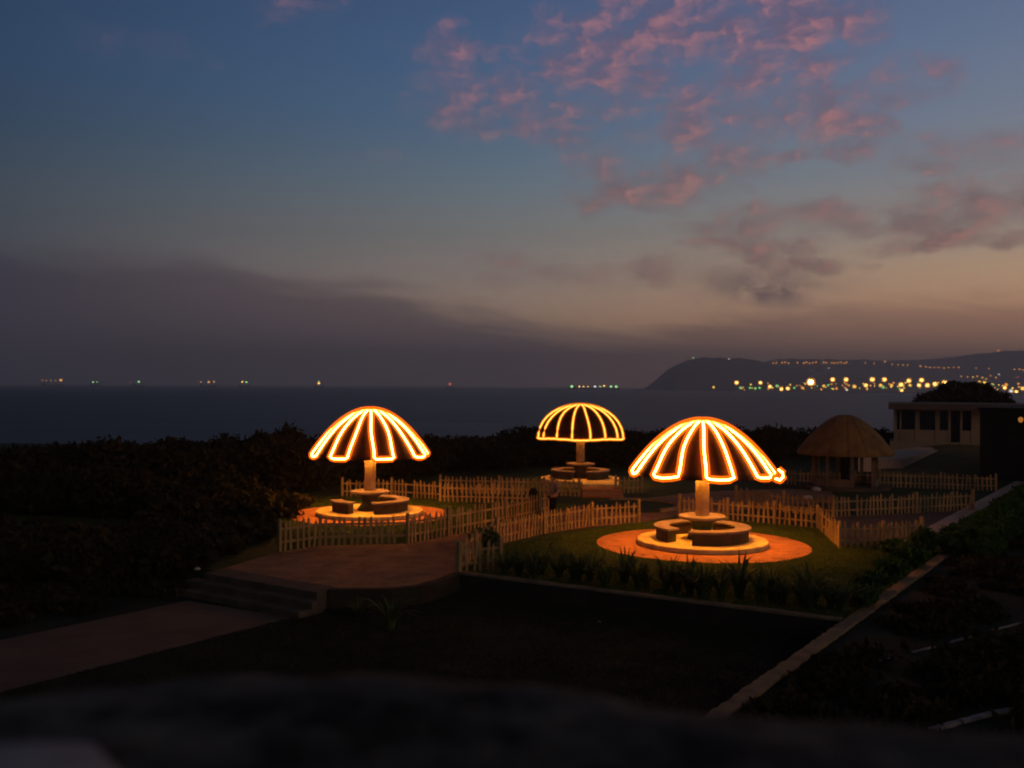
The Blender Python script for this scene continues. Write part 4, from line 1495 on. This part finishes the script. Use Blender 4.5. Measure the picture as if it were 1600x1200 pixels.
def lamp_mast(px, py, kind, rpx, dist, zg, label, group, cat='street lamp'):
    q = AT(px, py, dist)
    r_ = rpx * dist / F
    zg = min(zg, q.z - 3)
    o = empty('harbour_lamp', (q.x, q.y, zg))
    tagk(o, label, cat, group)
    h = q.z - zg
    MB().lathe([(0.6, 0), (0.3, h)], 6).build('mast', M_POLE, o)
    MB().lathe([(r_ * .5, h - r_ * .9), (r_, h - r_ * .45), (r_, h + r_ * .45), (r_ * .5, h + r_ * .9)], 10).build('lamp_halo', GS[kind], o)  # glowing shell shaped to imitate the halo round the lamp
    r_ *= 0.6
    MB().lathe([(r_ * .5, h - r_ * .9), (r_, h - r_ * .45), (r_, h + r_ * .45), (r_ * .5, h + r_ * .9)], 9).build('lamp_head', GL[kind], o)
    return o


port = [(1115, 605, 'y', 1.0), (1151, 598, 'w', 1.7), (1157, 606, 'g', 1.2), (1172, 606, 'g', 1.1), (1180, 607, 'g', 1.2), (1187, 606, 'g', 1.1), (1188, 598, 'w', 1.5), (1203, 604, 'w', 1.6),
        (1214, 603, 'g', 1.4), (1221, 608, 'w', 1.6), (1231, 607, 'w', 1.6), (1241, 606, 'g', 1.0), (1254, 606, 'o', 1.3), (1287, 603, 'y', 1.2), (1294, 602, 'g', 1.0), (1301, 593, 'w', 1.9),
        (1307, 607, 'o', 1.0), (1322, 593, 'w', 1.9), (1323, 609, 'c', 1.1), (1335, 604, 'y', 1.6), (1353, 602, 'w', 1.7), (1363, 593, 'w', 2.0), (1376, 602, 'y', 1.5), (1382, 593, 'w', 1.9), (1380, 605, 'g', 1.4),
        (1393, 602, 'y', 1.2), (1408, 601, 'w', 2.0), (1409, 610, 'w', 1.4), (1420, 595, 'w', 1.9), (1422, 602, 'y', 1.3), (1436, 602, 'w', 1.6), (1440, 594, 'w', 1.9), (1449, 602, 'w', 1.9),
        (1461, 600, 'w', 1.9), (1476, 598, 'w', 2.1), (1570, 606, 'w', 1.5), (1580, 611, 'c', 1.8), (1588, 612, 'w', 1.4), (1598, 607, 'y', 1.7), (1538, 598, 'y', 1.5), (1530, 597, 'y', 1.2)]
cnt = {}
nth = lambda n: '%d%s' % (n, 'th' if 10 <= n % 100 <= 20 else {1: 'st', 2: 'nd', 3: 'rd'}.get(n % 10, 'th'))
rp_ = random.Random(21)
for i in range(100):
    x_ = rp_.choice([rp_.uniform(1150, 1480), rp_.uniform(1240, 1480), rp_.uniform(1520, 1600)])
    port.append((round(x_, 1), round(rp_.uniform(598, 609), 1), rp_.choice('ooooyyyg'), rp_.uniform(0.45, 0.9)))
port.sort()
for px, py, k, rp in port:
    cnt[k] = cnt.get(k, 0) + 1
    nm = '%s harbour light across the bay, %s of its colour from the left' % (CNAME[k], nth(cnt[k]))
    lamp_mast(px, py, k, rp * 2.1, 3900 if px < 1430 else 3500, SEA + 2, nm, 'harbour lights, ' + CNAME[k])
lamp_mast(1267, 597, 'B', 7.0, 3900, SEA + 2, 'largest brightest orange harbour floodlight across the bay', 'harbour lights', 'floodlight')

hl = [(1083, 559, 'g', .9), (1139, 561, 'c', .7)]
hl += [(x, 566 + (x % 3) * .7, 'o', 1.0) for x in (1208, 1213, 1222, 1227, 1232, 1246, 1256, 1260, 1265, 1270, 1275, 1287, 1291, 1300, 1304, 1309, 1314, 1319, 1323)]
hl += [(1352, 567, 'o', .8), (1366, 568, 'o', .7), (1383, 565, 'o', 1.0), (1394, 569, 'o', .8), (1403, 570, 'o', .8), (1411, 570, 'o', .9), (1418, 570, 'o', .8), (1438, 572, 'o', 1.1), (1447, 573, 'o', .9),
       (1453, 574, 'o', .9), (1460, 574, 'o', .8), (1467, 574, 'o', .9), (1475, 575, 'o', .9), (1482, 574, 'o', .8), (1490, 574, 'o', .8), (1498, 574, 'o', .9), (1525, 575, 'o', .7), (1545, 576, 'o', .7),
       (1560, 548, 'o', 1.2), (1502, 588, 'o', .9), (1512, 589, 'o', .9), (1520, 589, 'y', .9), (1527, 588, 'o', 1.0), (1535, 590, 'y', .9), (1541, 592, 'o', 1.0), (1548, 587, 'o', .8), (1556, 590, 'o', 1.0),
       (1561, 585, 'c', 1.1), (1585, 577, 'o', .9), (1593, 577, 'o', 1.0), (1599, 578, 'o', .9), (1590, 589, 'r', 1.0), (1295, 575, 'c', .7), (1294, 556, 'r', .6)]
hl.sort()
cnt = {}
for px, py, k, rp in hl:
    d = ray(px, py + 2.5).normalized()
    best = None
    for bv in (bv1, bv2):
        h_ = bv.ray_cast(CAM, d)
        if h_[0] is not None and (best is None or h_[3] < best[1]):
            best = (h_[0], h_[3])
    if best is None:
        dist, zg = 5200, AT(px, py + 3, 5200).z
    else:
        dist = best[0].y - 15; zg = best[0].z - 4
    cnt[k] = cnt.get(k, 0) + 1
    special = {(1083, 'g'): 'lone green light on top of the headland', (1139, 'c'): 'faint pale light on the headland top', (1560, 'o'): 'single orange light high on the hill at right',
               (1561, 'c'): 'pale white light among orange ones above the tree', (1590, 'r'): 'red light at the right edge of the hillside', (1295, 'c'): 'faint pale light below the orange hillside row',
               (1294, 'r'): 'tiny red light above the orange hillside row'}.get((px, k))
    lamp_mast(px, py, k, rp * 1.7, dist, zg, special or ('small %s hillside light above the harbour, %s of its colour from left' % (CNAME[k], nth(cnt[k]))), 'hillside lights, ' + CNAME[k])

# ------------------------------------------------------------------ ships
def ship(px, length_px, lamps, label, dist=5200.0):
    q = AT(px, 606, dist)
    L = max(length_px * dist / F, 40)
    o = empty('anchored_ship', (q.x, dist, SEA))
    tagk(o, label, 'ship', 'ships anchored on the horizon')
    B = L * 0.08
    hull = MB()
    sec = [(-.5, .75), (-.44, 1), (.30, 1), (.42, .7), (.5, .08)]
    vs, fs = [], []
    for t, w in sec:
        vs += [(t * L * .96, -B * w * .7, -2), (t * L, -B * w, 7 + 3 * (t > .4)), (t * L, B * w, 7 + 3 * (t > .4)), (t * L * .96, B * w * .7, -2)]
    for i in range(4):
        for k in range(4):
            a = i * 4
            fs.append((a + k, a + (k + 1) % 4, a + 4 + (k + 1) % 4, a + 4 + k))
    fs += [(0, 1, 2, 3), (19, 18, 17, 16)]
    hull.add(vs, fs).build('hull', M_HULL, o)
    MB().box(-.46 * L, -.33 * L, -B * .7, B * .7, 7.01, 15).build('bridge', M_HULL, o)
    MB().lathe([(0.8, 7.01), (0.4, 20)], 6, .2 * L).build('mast', M_HULL, o)
    MB().lathe([(1.5, 15.01), (1.2, 19)], 8, -.41 * L).build('funnel', M_HULL, o)
    for lx, ly, k, rp in lamps:
        w = AT(lx, ly, dist)
        r_ = 1.5 * rp * dist / F
        MB().lathe([(r_ * .5, -r_ * .8), (r_, -r_ * .4), (r_, r_ * .4), (r_ * .5, r_ * .8)], 8).build('lamp', GL[k], o).location = (w.x - q.x, -B - 1, w.z - SEA)


ship(82, 34, [(68, 594, 'o', .5), (74, 594.5, 'o', .4), (81, 595, 'o', .5), (88, 595, 'o', .5), (96.5, 594, 'o', 1.5)], 'ship at far left with one large orange lamp')
ship(148, 16, [(146, 597, 'g', .9), (152, 597, 'g', .5)], 'small ship with dim green lamp, second from the left')
ship(216, 18, [(217.5, 596.5, 'g', 1.1), (203, 597, 'o', .4)], 'small ship with bright green lamp, third from the left')
ship(325, 26, [(315, 597, 'o', .7), (327, 597, 'o', 1.2), (335, 596.5, 'o', .8)], 'ship with three orange lamps left of centre')
ship(382, 18, [(379, 596.5, 'y', .9), (385.5, 597, 'g', 1.0)], 'ship with paired yellow green lamps')
ship(498, 16, [(498.5, 599, 'y', 1.2), (498.5, 596, 'g', .6)], 'ship with single yellow lamp above left umbrella')
ship(703, 14, [(703, 600, 'r', 1.3)], 'ship with single red lamp near the middle')
ship(928, 84, [(893, 604, 'g', 1.5), (905, 604, 'y', .9), (911, 604, 'y', .8), (918, 604, 'y', .7), (929, 604, 'c', 1.0), (937, 604, 'g', .9), (943, 603, 'y', 1.0), (954, 604, 'g', 1.3), (962, 604, 'g', 1.4)],
     'long ship with row of green and yellow lamps above farthest umbrella')
